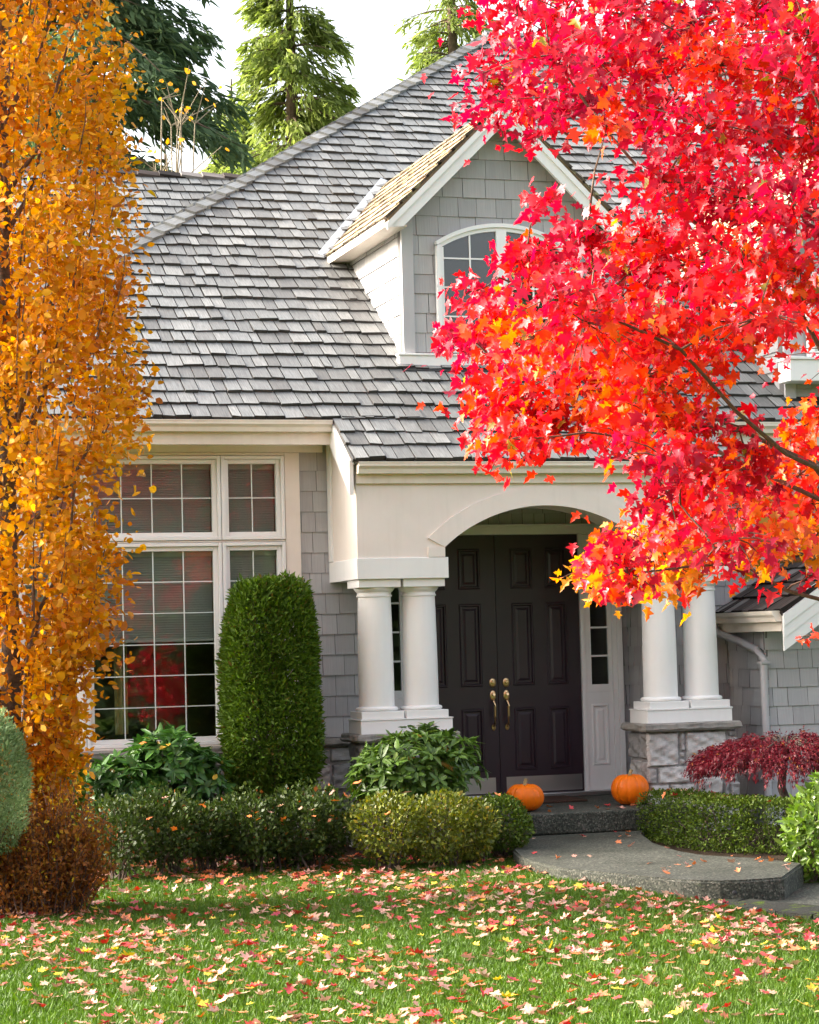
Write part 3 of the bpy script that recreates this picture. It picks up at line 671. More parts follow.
# ---- big front window -------------------------------------------------------
def window(x0, x1, z0, z1, cols, rows, y=YW, blind=None, fw=.034, sw=.042):
    f = MB()
    def ring(a0,a1,b0,b1,w,y0,y1,bev=.004):
        f.box(a0,a0+w,y0,y1,b0,b1,bev); f.box(a1-w,a1,y0,y1,b0,b1,bev); f.box(a0+w+.0005,a1-w-.0005,y0,y1,b0,b0+w,bev); f.box(a0+w+.0005,a1-w-.0005,y0,y1,b1-w,b1,bev)
    ring(x0+.003,x1-.003,z0+.003,z1-.003,fw,y-.045,y+.06); ring(x0+fw+.004,x1-fw-.004,z0+fw+.004,z1-fw-.004,sw,y-.012,y+.05)
    fr = f.build('window', M['vinyl'], house)
    px0, px1, pz0, pz1 = x0+fw+sw, x1-fw-sw, z0+fw+sw, z1-fw-sw
    g = MB(); g.box(px0-.003,px1+.003,y+.024,y+.030,pz0-.003,pz1+.003); g.build('pane', M['glass'], fr)
    mu = MB(); w = .0045
    for i in range(1, cols): x = px0+(px1-px0)*i/cols; mu.box(x-w,x+w,y+.010,y+.0215,pz0,pz1)
    for j in range(1, rows): z = pz0+(pz1-pz0)*j/rows; mu.box(px0,px1,y+.0105,y+.021,z-w,z+w)
    mu.build('muntin_grid', M['muntin'], fr)
    if blind:
        b = MB(); z = pz1-.01; b.box(px0+.004,px1-.004,y+.075,y+.115,pz1-.05,pz1)
        while z > blind:
            b.add([(px0+.005,y+.082,z-.021),(px1-.005,y+.082,z-.021),(px1-.005,y+.108,z),(px0+.005,y+.108,z),(px0+.005,y+.083,z-.0235),(px1-.005,y+.083,z-.0235),(px1-.005,y+.109,z-.0025),(px0+.005,y+.109,z-.0025)], [(0,1,2,3),(7,6,5,4),(0,4,5,1),(2,6,7,3)], .5); z -= .0235
        b.box(px0+.004,px1-.004,y+.08,y+.11,blind-.025,blind)
        b.build('blind', M['blind'], fr)
XA, XB, XC_, XD = 2.58, 3.209, 4.532, 5.16
ZT0, ZT1, ZL0, ZL1 = 3.03, 3.845, 1.088, 3.012
window(XB,XC_,ZT0,ZT1,4,2,blind=3.1); window(XC_,XD,ZT0,ZT1,2,2,blind=3.1); window(XA,XB,ZT0,ZT1,2,2,blind=3.1)
window(XB,XC_,ZL0,ZL1,4,6,blind=2.10); window(XC_,XD,ZL0,ZL1,2,6,blind=1.2); window(XA,XB,ZL0,ZL1,2,6,blind=2.2)
cg = MB(); cg.box(XD+.002,WX1,YW-.035,YW+.03,1.07,3.872,.004); cg.box(WX0,XA-.002,YW-.035,YW+.03,1.07,3.872,.004); cg.box(XA,XD,YW-.034,YW+.03,3.847,3.872,.003); cg.box(XA,XD,YW-.028,YW+.03,3.0135,3.0285,.003)
cg.box(WX0,WX1,YW-.06,YW+.1,1.0695,1.0865,.003)
cg.build('window_casing', M['beamwhite'], house)
ir = MB(); ir.box(1.6,5.9,25.0,25.1,.4,3.9); ir.box(1.5,1.6,YW+.2,25.0,.4,3.9); ir.box(5.8,5.899,YW+.21,25.0,.4,3.9); ir.box(1.6,5.8,YW+.2,25,.35,.4); ir.box(1.6,5.8,YW+.2,25,3.9,3.95); ir.build('interior_backing', M['interior'], house)
cu = MB(); xs = np.linspace(3.55,3.68,15); cu.band([(x, 1.2) for x in xs], [(x, 2.6) for x in xs], 21.45, 21.46)
for i in range(len(cu.v)):
    x, y, z = cu.v[i]; cu.v[i] = (x, y+.03*math.sin((x-3.5)*90), z)
cu.build('gold_strip', M['gold_strip'], house)  # narrow rippled gold strip hanging inside the centre window

# ---- entrance ---------------------------------------------------------------
DXC = 7.487; DZ0, DZ1 = .452, 3.078
def raised_panel(mb, x0, x1, z0, z1, y):
    """moulded frame and raised field, front at y (towards -Y)"""
    P = [(0,.0),(.012,-.010),(.022,-.010),(.032,.012),(.05,.012),(.072,.001)]
    ring = [[(x0+i, y+d, z0+i),(x1-i, y+d, z0+i),(x1-i, y+d, z1-i),(x0+i, y+d, z1-i)] for i, d in P]
    V = [p for r in ring for p in r]; F = [(k*4+a, k*4+(a+1)%4, (k+1)*4+(a+1)%4, (k+1)*4+a) for k in range(len(P)-1) for a in range(4)]
    F.append(tuple(range(len(V)-4, len(V)))); mb.add(V, F, .5)
def panel_slab(mb, x0, x1, z0, z1, y, t, panels):
    """front face with holes for the panels, and the slab's edges and back"""
    xs = sorted({x0,x1,*[p for q in panels for p in q[:2]]}); zs = sorted({z0,z1,*[p for q in panels for p in q[2:]]})
    for i in range(len(xs)-1):
        for j in range(len(zs)-1):
            cx, cz = (xs[i]+xs[i+1])/2, (zs[j]+zs[j+1])/2
            if any(a < cx < b and c < cz < d for a, b, c, d in panels): continue
            mb.add([(xs[i],y,zs[j]),(xs[i+1],y,zs[j]),(xs[i+1],y,zs[j+1]),(xs[i],y,zs[j+1])], [(0,1,2,3)], .5)
    V = [(x,yy,z) for yy in (y,y+t) for x, z in ((x0,z0),(x1,z0),(x1,z1),(x0,z1))]; mb.add(V, [(0,4,5,1),(1,5,6,2),(2,6,7,3),(3,7,4,0),(4,7,6,5)], .5)
    for p in panels: raised_panel(mb, *p, y)
def oval(mb, cx, cz, rx, rz, y0, y1, n=24):
    prof = [(1.0,y1),(1.0,y0+.006),(.85,y0+.001),(.5,y0),(.01,y0)]; V = []; F = []
    for s, y in prof:
        for k in range(n): w = 2*math.pi*k/n; V.append((cx+rx*s*math.cos(w), y, cz+rz*s*math.sin(w)))
    for i in range(len(prof)-1):
        for k in range(n): F.append((i*n+k, i*n+(k+1)%n, (i+1)*n+(k+1)%n, (i+1)*n+k))
    mb.add(V, F, .5, None, True)
YDF = YD
def door(x0, x1, side):
    mb = MB(); w = x1-x0; st = .155 if side > 0 else .13
    a0, a1, b0, b1 = (7.65,7.887,8.022,8.255) if side > 0 else tuple(2*DXC-v for v in (8.255,8.022,7.887,7.65))
    pans = [(p, q, c, d) for p, q in ((a0,a1),(b0,b1)) for c, d in ((.683,1.32),(1.543,2.384),(2.53,2.943))]
    panel_slab(mb, x0, x1, DZ0, DZ1, YDF, .045, pans)
    d = mb.build('front_door', M['door'], house)
    hx = DXC+side*.085 if side > 0 else DXC-.06
    h = MB(); oval(h, hx, 1.478-.03, .034, .055, YDF-.012, YDF); oval(h, hx, 1.128, .022, .032, YDF-.010, YDF)
    h.tube([(hx,YDF-.01,1.41),(hx,YDF-.045,1.395),(hx,YDF-.06,1.34),(hx,YDF-.06,1.24),(hx,YDF-.045,1.165),(hx,YDF-.008,1.135)], [.011,.013,.014,.013,.012,.010], 10); h.tube([(hx,YDF-.012,1.455),(hx,YDF-.045,1.462)], [.008,.014], 8)
    h.build('handle', M['brass'], d)
    k = MB(); oval(k, hx, 1.578, .036, .048, YDF-.014, YDF); oval(k, hx, 1.578, .014, .016, YDF-.026, YDF-.012); k.build('deadbolt', M['brass'], d)
    kp = MB(); kp.box(x0+.06 if side > 0 else x0+.03, x1-.02 if side > 0 else x1-.05, YDF-.003, YDF-.0005, DZ0+.012, .622, 0); kp.build('kick_plate', M['steel'], d)
door(DXC+.003, 8.39, 1); door(2*DXC-8.39, DXC-.003, -1)
en = MB()
for s in (1, -1):
    X = lambda x: DXC+(x-DXC)*s
    def bx(a, b, *r): en.box(min(X(a),X(b)), max(X(a),X(b)), *r)
    bx(8.393,8.437,YD-.03,YD+.06,.43,3.078,.003); bx(8.787,8.845,YD-.045,YD+.03,.40,3.16,.004); bx(8.74,8.786,YD-.025,YD+.05,.43,3.078,.003)
en.box(2*DXC-8.783,8.783,YD-.05,YD+.05,3.081,3.165,.004); en.box(2*DXC-8.86,8.86,YD-.065,YD+.03,3.166,3.185,.004)
en.build('entrance_frame', M['white'], house)
th = MB(); th.box(2*DXC-8.79,8.79,YD-.10,YD+.05,.402,.448,.006); th.build('threshold', M['steel'], house)
for s in (1, -1):
    X = lambda x: DXC+(x-DXC)*s
    mb = MB(); x0, x1 = sorted((X(8.439),X(8.738))); g0, g1 = sorted((X(8.51),X(8.70))); q0, q1 = sorted((X(8.495),X(8.688)))
    panel_slab(mb, x0, x1, .45, 1.45, YD, .04, [(q0,q1,.70,1.33)])
    mb.box(x0,g0,YD+.0005,YD+.04,1.451,3.076); mb.box(g1,x1,YD+.0005,YD+.04,1.451,3.076); mb.box(g0,g1,YD+.0005,YD+.04,2.99,3.076); mb.box(g0,g1,YD+.0005,YD+.04,1.451,1.53)
    sl = mb.build('sidelight', M['white'], house)
    g = MB(); g.box(g0,g1,YD+.018,YD+.024,1.53,2.99); g.build('pane', M['glass'], sl)
    b = MB()
    for i in range(1, 5): b.box(g0,g1,YD+.006,YD+.017,1.53+.292*i-.009,1.53+.292*i+.009)
    b.build('muntin_grid', M['vinyl'], sl)
ha = MB(); ha.box(6.06,6.16,YD+.25,24.0,.4,3.3); ha.box(8.85,8.95,YD+.25,24.0,.4,3.3); ha.box(6.0,9.0,24.0,24.1,.4,3.3); ha.box(6.06,8.95,YD+.21,24,.34,.40); ha.box(6.06,8.95,YD+.21,24,3.3,3.35); ha.build('interior_backing', M['interior'], house)
pf = MB(); pf.box(6.49,8.75,19.52,YD+.03,.2045,.40,.016); pf.box(5.8,9.2,20.52,YD+.03,.19,.392,.01); pf.build('porch_floor', M['concrete'], house)

# ---- dormers ----------------------------------------------------------------
def dormer(xc, hw, yf, zb, zw, slope, ov, sill_h, full=True):
    """gabled dormer: centre xc, half width hw, front plane yf, sill bottom zb, wall plate zw"""
    x0, x1 = xc-hw, xc+hw; zp = zw+hw*slope; yof = yf-.25
    base = MB(); ye = lambda z: 19.88+(z-3.70)/SL
    base.prism([(x0,zb+.02),(x1,zb+.02),(x1,zw+.19),(xc,zp+.19),(x0,zw+.19)], 'y', yf+.02, yf+.12)
    base.prism([(yf+.12,roof_z(yf)-.1),(yf+.12,zw),(ye(zw),zw)], 'x', x0+.02, x0+.1); base.prism([(yf+.12,roof_z(yf)-.1),(yf+.12,zw),(ye(zw),zw)], 'x', x1-.1, x1-.02)
    d = base.build('dormer', M['backing'], house)
    global sid
    sid = MB(); row = .2
    siding((0,yf+.018,0), X1, NY, [(x0,zb+sill_h),(x1,zb+sill_h),(x1,zw+.19),(xc,zp+.19),(x0,zw+.19)], row, .16, .3, z0=5.341)
    siding((x0+.018,0,0), (0,-1,0), (-1,0,0), [(-yf,roof_z(yf)+.03),(-yf,zw),(-ye(zw),zw)], row, .2, .45, z0=5.341)
    siding((x1-.018,0,0), (0,1,0), (1,0,0), [(yf,roof_z(yf)+.03),(yf,zw),(ye(zw),zw)], row, .2, .45, z0=5.341)
    sid.build('shingle_siding', M['siding'], d)
    for a in (x0, x1-.115):
        cb = MB(); cb.box(a-.004,a+.119,yf-.022,yf+.015,zb+sill_h+.001,zw+.12*slope,.003); cb.build('corner_board', M['greytrim'], d)
    sb = MB(); sb.box(x0-.07,x1+.07,yf-.07,yf+.02,zb,zb+sill_h-.022,.005); sb.box(x0-.085,x1+.085,yf-.085,yf+.02,zb+sill_h-.0215,zb+sill_h,.005); sb.build('sill_board', M['white'], d)
    # roof: overhanging slopes
    zr = zp+.28; ze = zr-(hw+ov)*slope; k = 1/math.hypot(1, slope)
    rm = MB()
    for s in (-1, 1):
        xe = xc+s*(hw+ov); Vv = (-s*k,0,slope*k); Nn = (s*slope*k,0,k); L = (hw+ov)/k
        yE, yR = ye(ze)+.05, ye(zr)+.05
        P = [np.array((xe,yof,ze)), np.array((xc,yof,zr)), np.array((xc,yR,zr)), np.array((xe,yE,ze))]
        deck(rm, P, .045)
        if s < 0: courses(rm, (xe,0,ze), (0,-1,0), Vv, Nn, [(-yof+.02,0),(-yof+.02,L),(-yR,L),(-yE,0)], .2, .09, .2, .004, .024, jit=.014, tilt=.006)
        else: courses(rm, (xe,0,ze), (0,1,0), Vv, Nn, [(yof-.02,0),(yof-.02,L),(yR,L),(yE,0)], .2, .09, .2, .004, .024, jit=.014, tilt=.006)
    rm.build('dormer_roof', M['shake_tan'], d)
    # rake boards with a cap mould, cream soffits
    rb = MB(); wv = .145/k
    for s in (-1, 1):
        xe = xc+s*(hw+ov); t = .055; xb = hw+.045
        rb.prism([(xe,ze-t),(xc,zr-t),(xc,zr-t-wv),(xc+s*xb,zr-t-wv-slope*xb),(xe,ze-t-.04)], 'y', yof-.002, yof+.04)
        rb.prism([(xe-s*.004,ze-t+.004),(xc,zr-t+.004),(xc,zr-t-.07),(xe-s*.004,ze-t-.07)], 'y', yof-.022, yof-.0025)
        rb.prism([(xe,ze-t-.006),(xc,zr-t-.006),(xc,zr-t-.03),(xe,ze-t-.03)], 'y', yof+.0405, yf-.002)
    rb.build('rake_board', M['white'], d)
    for s in (-1, 1):
        sf = MB(); xe = xc+s*(hw+ov); xw = xc+s*(hw-.0)
        V = [(xe,yof+.04,ze-.058),(xe,ye(ze)+.0,ze-.058),(xw,ye(ze)+.0,zw-.0),(xw,yof+.04,zw-.0)]
        sf.add(V+[(a,b,c-.02) for a,b,c in V], [(0,1,2,3),(7,6,5,4),(0,4,5,1),(1,5,6,2),(2,6,7,3),(3,7,4,0)], .5)
        sf.prism([(xe-.012 if s < 0 else xe-.004,ze-.09),(xe+.004 if s < 0 else xe+.012,ze-.09),(xe+.004 if s < 0 else xe+.012,ze-.012),(xe-.012 if s < 0 else xe-.004,ze-.012)], 'y', yof+.041, ye(ze)-.1)
        sf.build('soffit', M['cream'], d)
    fl = MB()                                  # metal valley
    for s in (-1,):
        a = np.array((xc+s*(hw+ov)-.02, ye(ze)-.02, roof_z(ye(ze)-.02)+.03)); b = np.array((xc, ye(zr), roof_z(ye(zr))+.03)); dd = unit((b-a)[None])[0]; w = np.array(Nf); sd_ = unit(np.cross(dd, w)[None])[0]*.085*(1 if np.cross(dd, w)[0] < 0 else -1)
        up = np.array(Nf)*.012; fl.add([a, b, b+sd_+up, a+sd_+up, a-up, b-up, b+sd_, a+sd_], [(0,1,2,3),(7,6,5,4),(0,4,5,1),(1,5,6,2),(2,6,7,3),(3,7,4,0)], .5)
    fl.build('valley_flashing', M['flashing'], d)
    ap = MB(); ap.prism([(yf-.16,roof_z(yf-.16)+.034),(yf+.02,roof_z(yf+.02)+.034),(yf+.02,roof_z(yf+.02)+.03),(yf-.16,roof_z(yf-.16)+.024)], 'x', x0-.05, x1+.05); ap.build('apron_flashing', M['pot'], d)
    return d
DC = 7.62
dm = dormer(DC, 1.057, 21.5, 4.745, 6.20, .985, .225, .173)
def arch_window(d, x0, x1, z0, zs, rise, y):
    xc = (x0+x1)/2; hw = (x1-x0)/2; R = (hw*hw+rise*rise)/(2*rise); zc = zs+rise-R
    top = lambda x, off=0: zc+math.sqrt(max(0, (R-off)**2-(x-xc)**2))
    f = MB(); n = 32; w = .07; xs = np.linspace(x0, x1, n+1)
    for off, ww, ya, yb in ((0,.04,y-.045,y+.02),(.04,.04,y-.025,y+.02)):
        xs = np.linspace(x0+off, x1-off, n+1)
        f.band([(x, top(x, off+ww)) for x in xs], [(x, top(x, off)) for x in xs], ya, yb)
        f.box(x0+off,x0+off+ww,ya,yb,z0,top(x0+off+ww/2,off+ww)); f.box(x1-off-ww,x1-off,ya,yb,z0,top(x1-off-ww/2,off+ww)); f.box(x0+off+ww,x1-off-ww,ya,yb,z0+off,z0+off+ww)
    f.box(xc-.055,xc+.055,y-.03,y+.02,z0+.08,top(xc,.06))
    w_ = f.build('window', M['vinyl'], d)
    for a, b in ((x0+.08,xc-.055),(xc+.055,x1-.08)):
        xs = np.linspace(a, b, 14); g = MB(); g.prism([(a,z0+.08)]+[(b,z0+.08)]+[(x, top(x,.078)) for x in xs[::-1]], 'y', y-.004, y+.004); o = g.build('pane', M['glass'], d)
        m_ = MB(); c = (a+b)/2; m_.box(c-.008,c+.008,y-.018,y-.005,z0+.08,top(c,.08))
        for z in (5.304,5.603,5.9): m_.box(a,b,y-.0175,y-.0055,z-.008,z+.008)
        m_.build('glazing_bars', M['vinyl'], d)
    return w_
arch_window(dm, 6.915, 8.325, 4.93, 6.07, .20, 21.47)
rv = MB(); rv.prism([(6.99,5.0),(8.25,5.0),(8.25,6.08),(7.62,6.24),(6.99,6.08)], 'y', 21.4775, 21.479); rv.build('interior_backing', M['room_shade'], dm)  # dark sheet right behind the panes; the unlit room is painted into its colour
dr = dormer(11.75, 1.25, 20.92, 4.20, 6.0, .9, .22, .03)
bx_ = MB(); bx_.box(10.42,12.9,20.62,20.895,4.58,4.80,.006); bx_.box(10.40,12.92,20.60,20.895,4.801,4.83,.004); bx_.build('window_box', M['white'], dr)
wr = MB(); wr.box(10.75,12.7,20.86,20.90,4.835,5.75,.006); wr_o = wr.build('window', M['vinyl'], dr)
gr_ = MB(); gr_.box(10.83,11.7,20.852,20.858,4.92,5.66); gr_.box(11.78,12.62,20.852,20.858,4.92,5.66); gr_.build('pane', M['glass'], dr)

# ---- garage wing at the right -------------------------------------------------
GX, GY, GZ, GS, GR = 9.683, 19.5, 2.235, .645, 13.2
gw = MB(); gx = GX+.10; zt = lambda x: GZ+GS*(x-GX)-.08
gw.prism([(gx+.02,-.1),(2*GR-gx,-.1),(2*GR-gx,zt(gx)),(GR,zt(GR)),(gx+.02,zt(gx))], 'y', 20.14, 20.28); gw.box(gx+.02,gx+.16,20.28,20.99,-.1,zt(gx))
wing = gw.build('garage_wing', M['backing'], house)
sid = MB()
siding((0,20.14,0), X1, NY, [(gx,-.1),(2*GR-gx,-.1),(2*GR-gx,zt(gx)),(GR,zt(GR)),(gx,zt(gx))], .185, .14, .26)
siding((gx+.02,0,0), (0,-1,0), (-1,0,0), [(-20.13,-.1),(-20.98,-.1),(-20.98,zt(gx)),(-20.13,zt(gx))], .185, .14, .26)
sid.build('shingle_siding', M['siding'], wing)
kg = 1/math.hypot(1, GS); gr = MB()
for s in (-1, 1):
    xe = GR+s*(GR-GX+.03); L = (GR-GX+.03)/kg; ze = GZ-.03*GS; Vv = (-s*kg,0,GS*kg); Nn = (s*GS*kg,0,kg); yb = 20.98
    deck(gr, [(xe,GY,ze),(GR,GY,ze+GS*(GR-GX+.03)),(GR,yb,ze+GS*(GR-GX+.03)),(xe,yb,ze)], .05)
    U = (0,-1,0) if s < 0 else (0,1,0); reg = [(-GY+.02,0),(-GY+.02,L),(-yb,L),(-yb,0)] if s < 0 else [(GY-.02,0),(GY-.02,L),(yb,L),(yb,0)]
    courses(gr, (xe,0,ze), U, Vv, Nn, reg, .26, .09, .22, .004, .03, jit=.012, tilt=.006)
gr.build('wing_roof', M['shake_brown'], wing)
gg = MB(); y0, y1 = 19.53, 20.97; x = GX; z = GZ-.012; h = .105; d = .10
P = [(x,z-h),(x-d*.62,z-h),(x-d*.72,z-h*.6),(x-d*.95,z-h*.36),(x-d,z-h*.1),(x-d,z),(x,z)]
gg.prism(P, 'y', y0, y1); gg.build('gutter', M['cream'], wing)
gf = MB(); gf.box(GX+.001,GX+.03,19.545,20.97,GZ-.21,GZ-.05,.003); gf.build('fascia', M['cream'], wing)
gk = MB()
for s in (-1, 1):
    xe = GR+s*(GR-GX); zz = lambda x: GZ+GS*(GR-GX-abs(x-GR))
    for a, b, o, yo in ((.045,.16,0,0),(.16,.275,0,.012),(.275,.40,0,.02)):
        gk.prism([(xe,GZ-a),(GR,zz(GR)-a),(GR,zz(GR)-b),(xe,GZ-b)], 'y', 19.478+yo, 19.52)
gk.build('rake_board', M['white'], wing)
ds = MB(); xd, yd = gx-.03, 20.10
ds.tube([(9.62,20.94,2.10),(9.64,20.88,2.02),(9.70,20.5,1.93),(xd-.01,20.2,1.84),(xd,yd,1.74),(xd,yd,1.2),(xd,yd,.15)], [.038]*7, 10)
for z in (1.72,.9): ds.box(xd-.045,xd+.05,yd-.045,yd+.06,z-.012,z+.012,.003)
ds.build('downspout', M['greytrim'], wing)
ds2 = MB(); ds2.tube([(9.98,20.95,3.9),(9.98,20.93,2.80),(10.02,20.86,2.72)], [.04]*3, 10); ds2.build('downspout', M['white'], house)
#@@PLANTS
# ================================================================== PLANTS
def P2(u, v, Y): return atY(u, v, Y)
def curve_pts(a, b, sag=.0, n=7, wob=.03):
    a, b = np.array(a, float), np.array(b, float); t = np.linspace(0, 1, n)[:,None]
    p = a*(1-t)+b*t; p[:,2] += sag*4*(t*(1-t))[:,0]; p[1:-1] += RNG.normal(size=(n-2,3))*wob*np.linalg.norm(b-a)
    return p

# ---- red maple (trunk stands right of the frame)
def red_maple():
    base = np.array([6.95, 11.5, float(lawn_z(6.95,11.5))])
    root = empty('maple_tree', base, 'scarlet leaved maple with spreading boughs on the lawn', 'maple tree')
    fork = base + np.array([-.03,.02,1.75]); tr = MB()
    tr.tube([base+(0,0,-.1), base+(0,0,.1), base+(.01,0,.9), fork], [.15,.115,.095,.085], 12)
    lead = [fork, fork+(.02,.05,1.2), fork+(-.05,.0,2.6), fork+(.0,.1,4.3)]; tr.tube(lead, [.085,.06,.04,.012], 10)
    # boughs: where each hangs, as a place in the garden
    C = []
    for u, v, n in ((518,15,80),(565,12,110),(625,15,130),(690,18,140),(755,10,140),(810,35,140),(550,55,80),(600,62,110),(655,60,130),(720,65,130),(785,75,130),
        (492,78,40),(512,105,75),(540,110,60),(575,104,50),(607,126,26),(655,112,110),(705,128,120),(760,130,120),(812,140,120),
        (546,203,18),(586,236,38),(634,244,60),(664,182,66),(692,190,110),(742,198,110),(795,206,110),
        (540,262,34),(575,272,70),(630,272,110),(690,264,110),(745,262,110),(800,272,80),
        (470,292,22),(522,256,32),(560,300,40),(500,296,16),(494,322,48),(536,338,75),(585,322,100),(640,326,110),(700,320,110),(758,318,70),(812,300,50),
        (462,340,36),(490,356,66),(530,388,75),(585,366,110),(645,376,105),(700,368,45),(742,340,25),
        (492,404,50),(508,440,45),(548,420,60),(600,408,100),(652,420,80),(695,428,55),(738,426,12),(494,452,18),(620,437,45),(528,446,24),
        (668,460,50),(705,474,60),(750,470,60),(800,474,70),(668,494,50),(715,512,80),(765,508,80),(812,504,70),
        (604,566,40),(628,574,54),(655,560,70),(690,548,80),(735,538,80),(780,545,50),(642,538,42),(815,538,34),(604,583,22),(596,572,20),(680,570,34),(616,550,34),(812,575,8),(816,640,4),(815,420,36),(790,440,20)):
        Y = RNG.uniform(9.9, 12.3) + (.5 if u < 520 else 0)
        C.append((*P2(u, v, Y), n*1.15, .125 if n > 62 else (.085 if n > 38 else .058)))
    for _ in range(95):                                        # the crown's other side
        d = rand_dir(1)[0]; d[2] = abs(d[2])*.9-.15; p = np.array([7.0,11.6,4.1])+d*np.array([2.7,2.5,2.9])*RNG.uniform(.55,1)
        q = p-CAM; u = 409.5+FPX*(q@CR)/(q@CF)
        if u < 835 and q@CF > 0: 
            if p[2] < 6.2: continue
        C.append((*p, 75, .24))
    C = np.array(C); cen = C[:,:3]
    # main limbs to a spread of far clumps, then twigs from the nearest limb
    limbs = []; far = np.argsort(-np.linalg.norm((cen-fork)[:,:2], axis=1))
    chosen = []
    for i in far:
        if all(np.linalg.norm(unit((cen[i]-fork)[None])-unit((cen[j]-fork)[None])) > .30 for j in chosen): chosen.append(i)
    br = MB()
    for i in chosen[:40]:
        t = cen[i]; h = np.clip((t[2]-fork[2])*.45-.25*np.linalg.norm((t-fork)[:2]), 0, 2.6); s = fork+np.array([0,0.02,h])
        p = curve_pts(s, t, .10*np.linalg.norm(t-s), 9, .018); r = np.linspace(.020, .005, 9); br.tube(p, list(r), 6); limbs.append(p)
    allp = np.concatenate(limbs)
    for c in cen[np.argsort(np.linalg.norm(cen-fork, axis=1))]:
        dd = np.linalg.norm(allp-c, axis=1) + .25*np.maximum(0, np.linalg.norm(allp-fork, axis=1)-np.linalg.norm(c-fork)); k = np.argmin(dd)
        if dd[k] < .05: continue
        tw = curve_pts(allp[k], c, .05*dd[k], 5, .03); br.tube(tw, list(np.linspace(.0075, .003, 5)), 5); allp = np.concatenate([allp, tw[2:]])
    tr.build('trunk', M['bark'], root)
    pos = []; hue = []; cid = []
    for j, c in enumerate(C):
        n = int(c[3]*2.0); s = c[4]; lo = RNG.normal(size=(n,3))*np.array([s*1.25,s*1.25,s*.95]); p = c[:3]+lo; pos.append(p)
        h = np.clip((4.3-p[:,2])/2.2, 0, 1)                    # lower boughs are more orange
        hue.append(+.30+.16*lumpy(p, 2.2, 3)+.58*h*np.clip(lumpy(p, 1.3, 8)*1.6+.65, -.05, 1)+RNG.normal(size=n)*.13 + RNG.normal()*.08); cid.append(np.full(n, j))
        for q in p[:max(2, n//16)]: br.tube([c[:3], (c[:3]+q)/2+(0,0,.02), q], [.005,.0035,.002], 4)
    br.build('branch', M['maple_bark'], root)
    pos = np.concatenate(pos); hue = np.concatenate(hue); hue = np.where(RNG.random(len(hue)) < .012, 1.0, np.clip(hue, 0, .95)); n = len(pos)
    out = pos-np.array([6.95,11.5,4.0]); tip = unit(out*np.array([1,1,.2]))*.55 + rand_dir(n)*.7 + np.array([0,0,-.55])
    nrm = unit(out)*.35 + rand_dir(n)*.75 + np.array([0,-.2,.35])
    leaves('crown', pos, tip, nrm, RNG.normal(.068, .015, n).clip(.035,.105), MAPLE, hue, M['maple_leaf'], root)
red_maple()

# ---- golden columnar tree by the window
def golden_tree():
    Y0 = 17.0; b = np.array([2.03, Y0, float(lawn_z(2.03,Y0))])
    root = empty('columnar_tree', b, 'tall narrow tree in golden orange leaf beside the front window', 'tree')
    tr = MB(); tr.tube([b-(0,0,.1), b+(0,0,.15), b+(.01,0,2), b+(.0,.03,5), b+(.02,0,9.3)], [.11,.085,.07,.05,.01], 10)
    E = [(.55,.12),(1.0,.32),(1.5,.56),(2.2,.80),(3.0,.90),(3.9,1.04),(4.6,1.0),(5.5,.92),(7.0,.88),(8.5,.65),(9.6,.15)]
    ez_, er = zip(*E); rad = lambda z: np.interp(z, ez_, er)
    br = MB(); limbs = []
    for i in range(46):
        z0 = RNG.uniform(.5, 6.0); a = RNG.uniform(0, 2*math.pi); z1 = z0+RNG.uniform(1.2, 2.8); r = rad(min(z1,9.3))*RNG.uniform(.55,.95)
        p0 = b+np.array([0,0,z0]); p1 = b+np.array([r*math.cos(a)*.75, r*math.sin(a)*.75, z0+(z1-z0)*.45]); p2 = b+np.array([r*math.cos(a), r*math.sin(a), z1])
        t = np.linspace(0,1,8)[:,None]; p = p0*(1-t)**2+2*p1*t*(1-t)+p2*t**2; p[1:] += RNG.normal(size=(7,3))*.02
        br.tube(p, list(np.linspace(.022,.004,8)), 5); limbs.append(p)
    tr.build('trunk', M['bark'], root)
    # sprays of leaves: each an upright clump on the skin or inside
    C = []
    for _ in range(800):
        z = RNG.uniform(.5, 9.4); a = RNG.uniform(0, 2*math.pi); r = rad(z)*math.sqrt(RNG.uniform(.12, 1.0))*RNG.uniform(.85,1.12)
        C.append((b[0]+r*math.cos(a)+.04*(z<1.4)*3, b[1]+r*math.sin(a), z+b[2], r/rad(z)))
    C = np.array(C); pos = []; hue = []; out = []
    for c in C:
        n = 62; p = c[:3]+RNG.normal(size=(n,3))*np.array([.072,.072,.155]); pos.append(p); o = p-np.array([b[0],b[1],c[2]-.2]); out.append(o)
        hue.append(.5+.13*lumpy(p, 1.5, 4)+RNG.normal(size=n)*.17+RNG.normal()*.10 - .18*np.clip((2.4-p[:,2])/2, 0, 1)*0)
        if RNG.random() < .6: br.tube([c[:3]-(0,0,.22)-.06*np.append(unit(o[:1,:2])[0],0), c[:3], c[:3]+(0.01,0,.2)], [.006,.004,.002], 4)
    br.build('branch', M['maple_bark'], root)
    pos = np.concatenate(pos); hue = np.clip(np.concatenate(hue), 0, 1); out = unit(np.concatenate(out)); n = len(pos)
    tip = out*.6+rand_dir(n)*.7+np.array([0,0,.1]); nrm = out*.4+rand_dir(n)*.7+np.array([0,0,.5])
    leaves('crown', pos, tip, nrm, RNG.normal(.061,.016,n).clip(.025,.10), OVAL, hue, M['yellow_leaf'], root)
golden_tree()

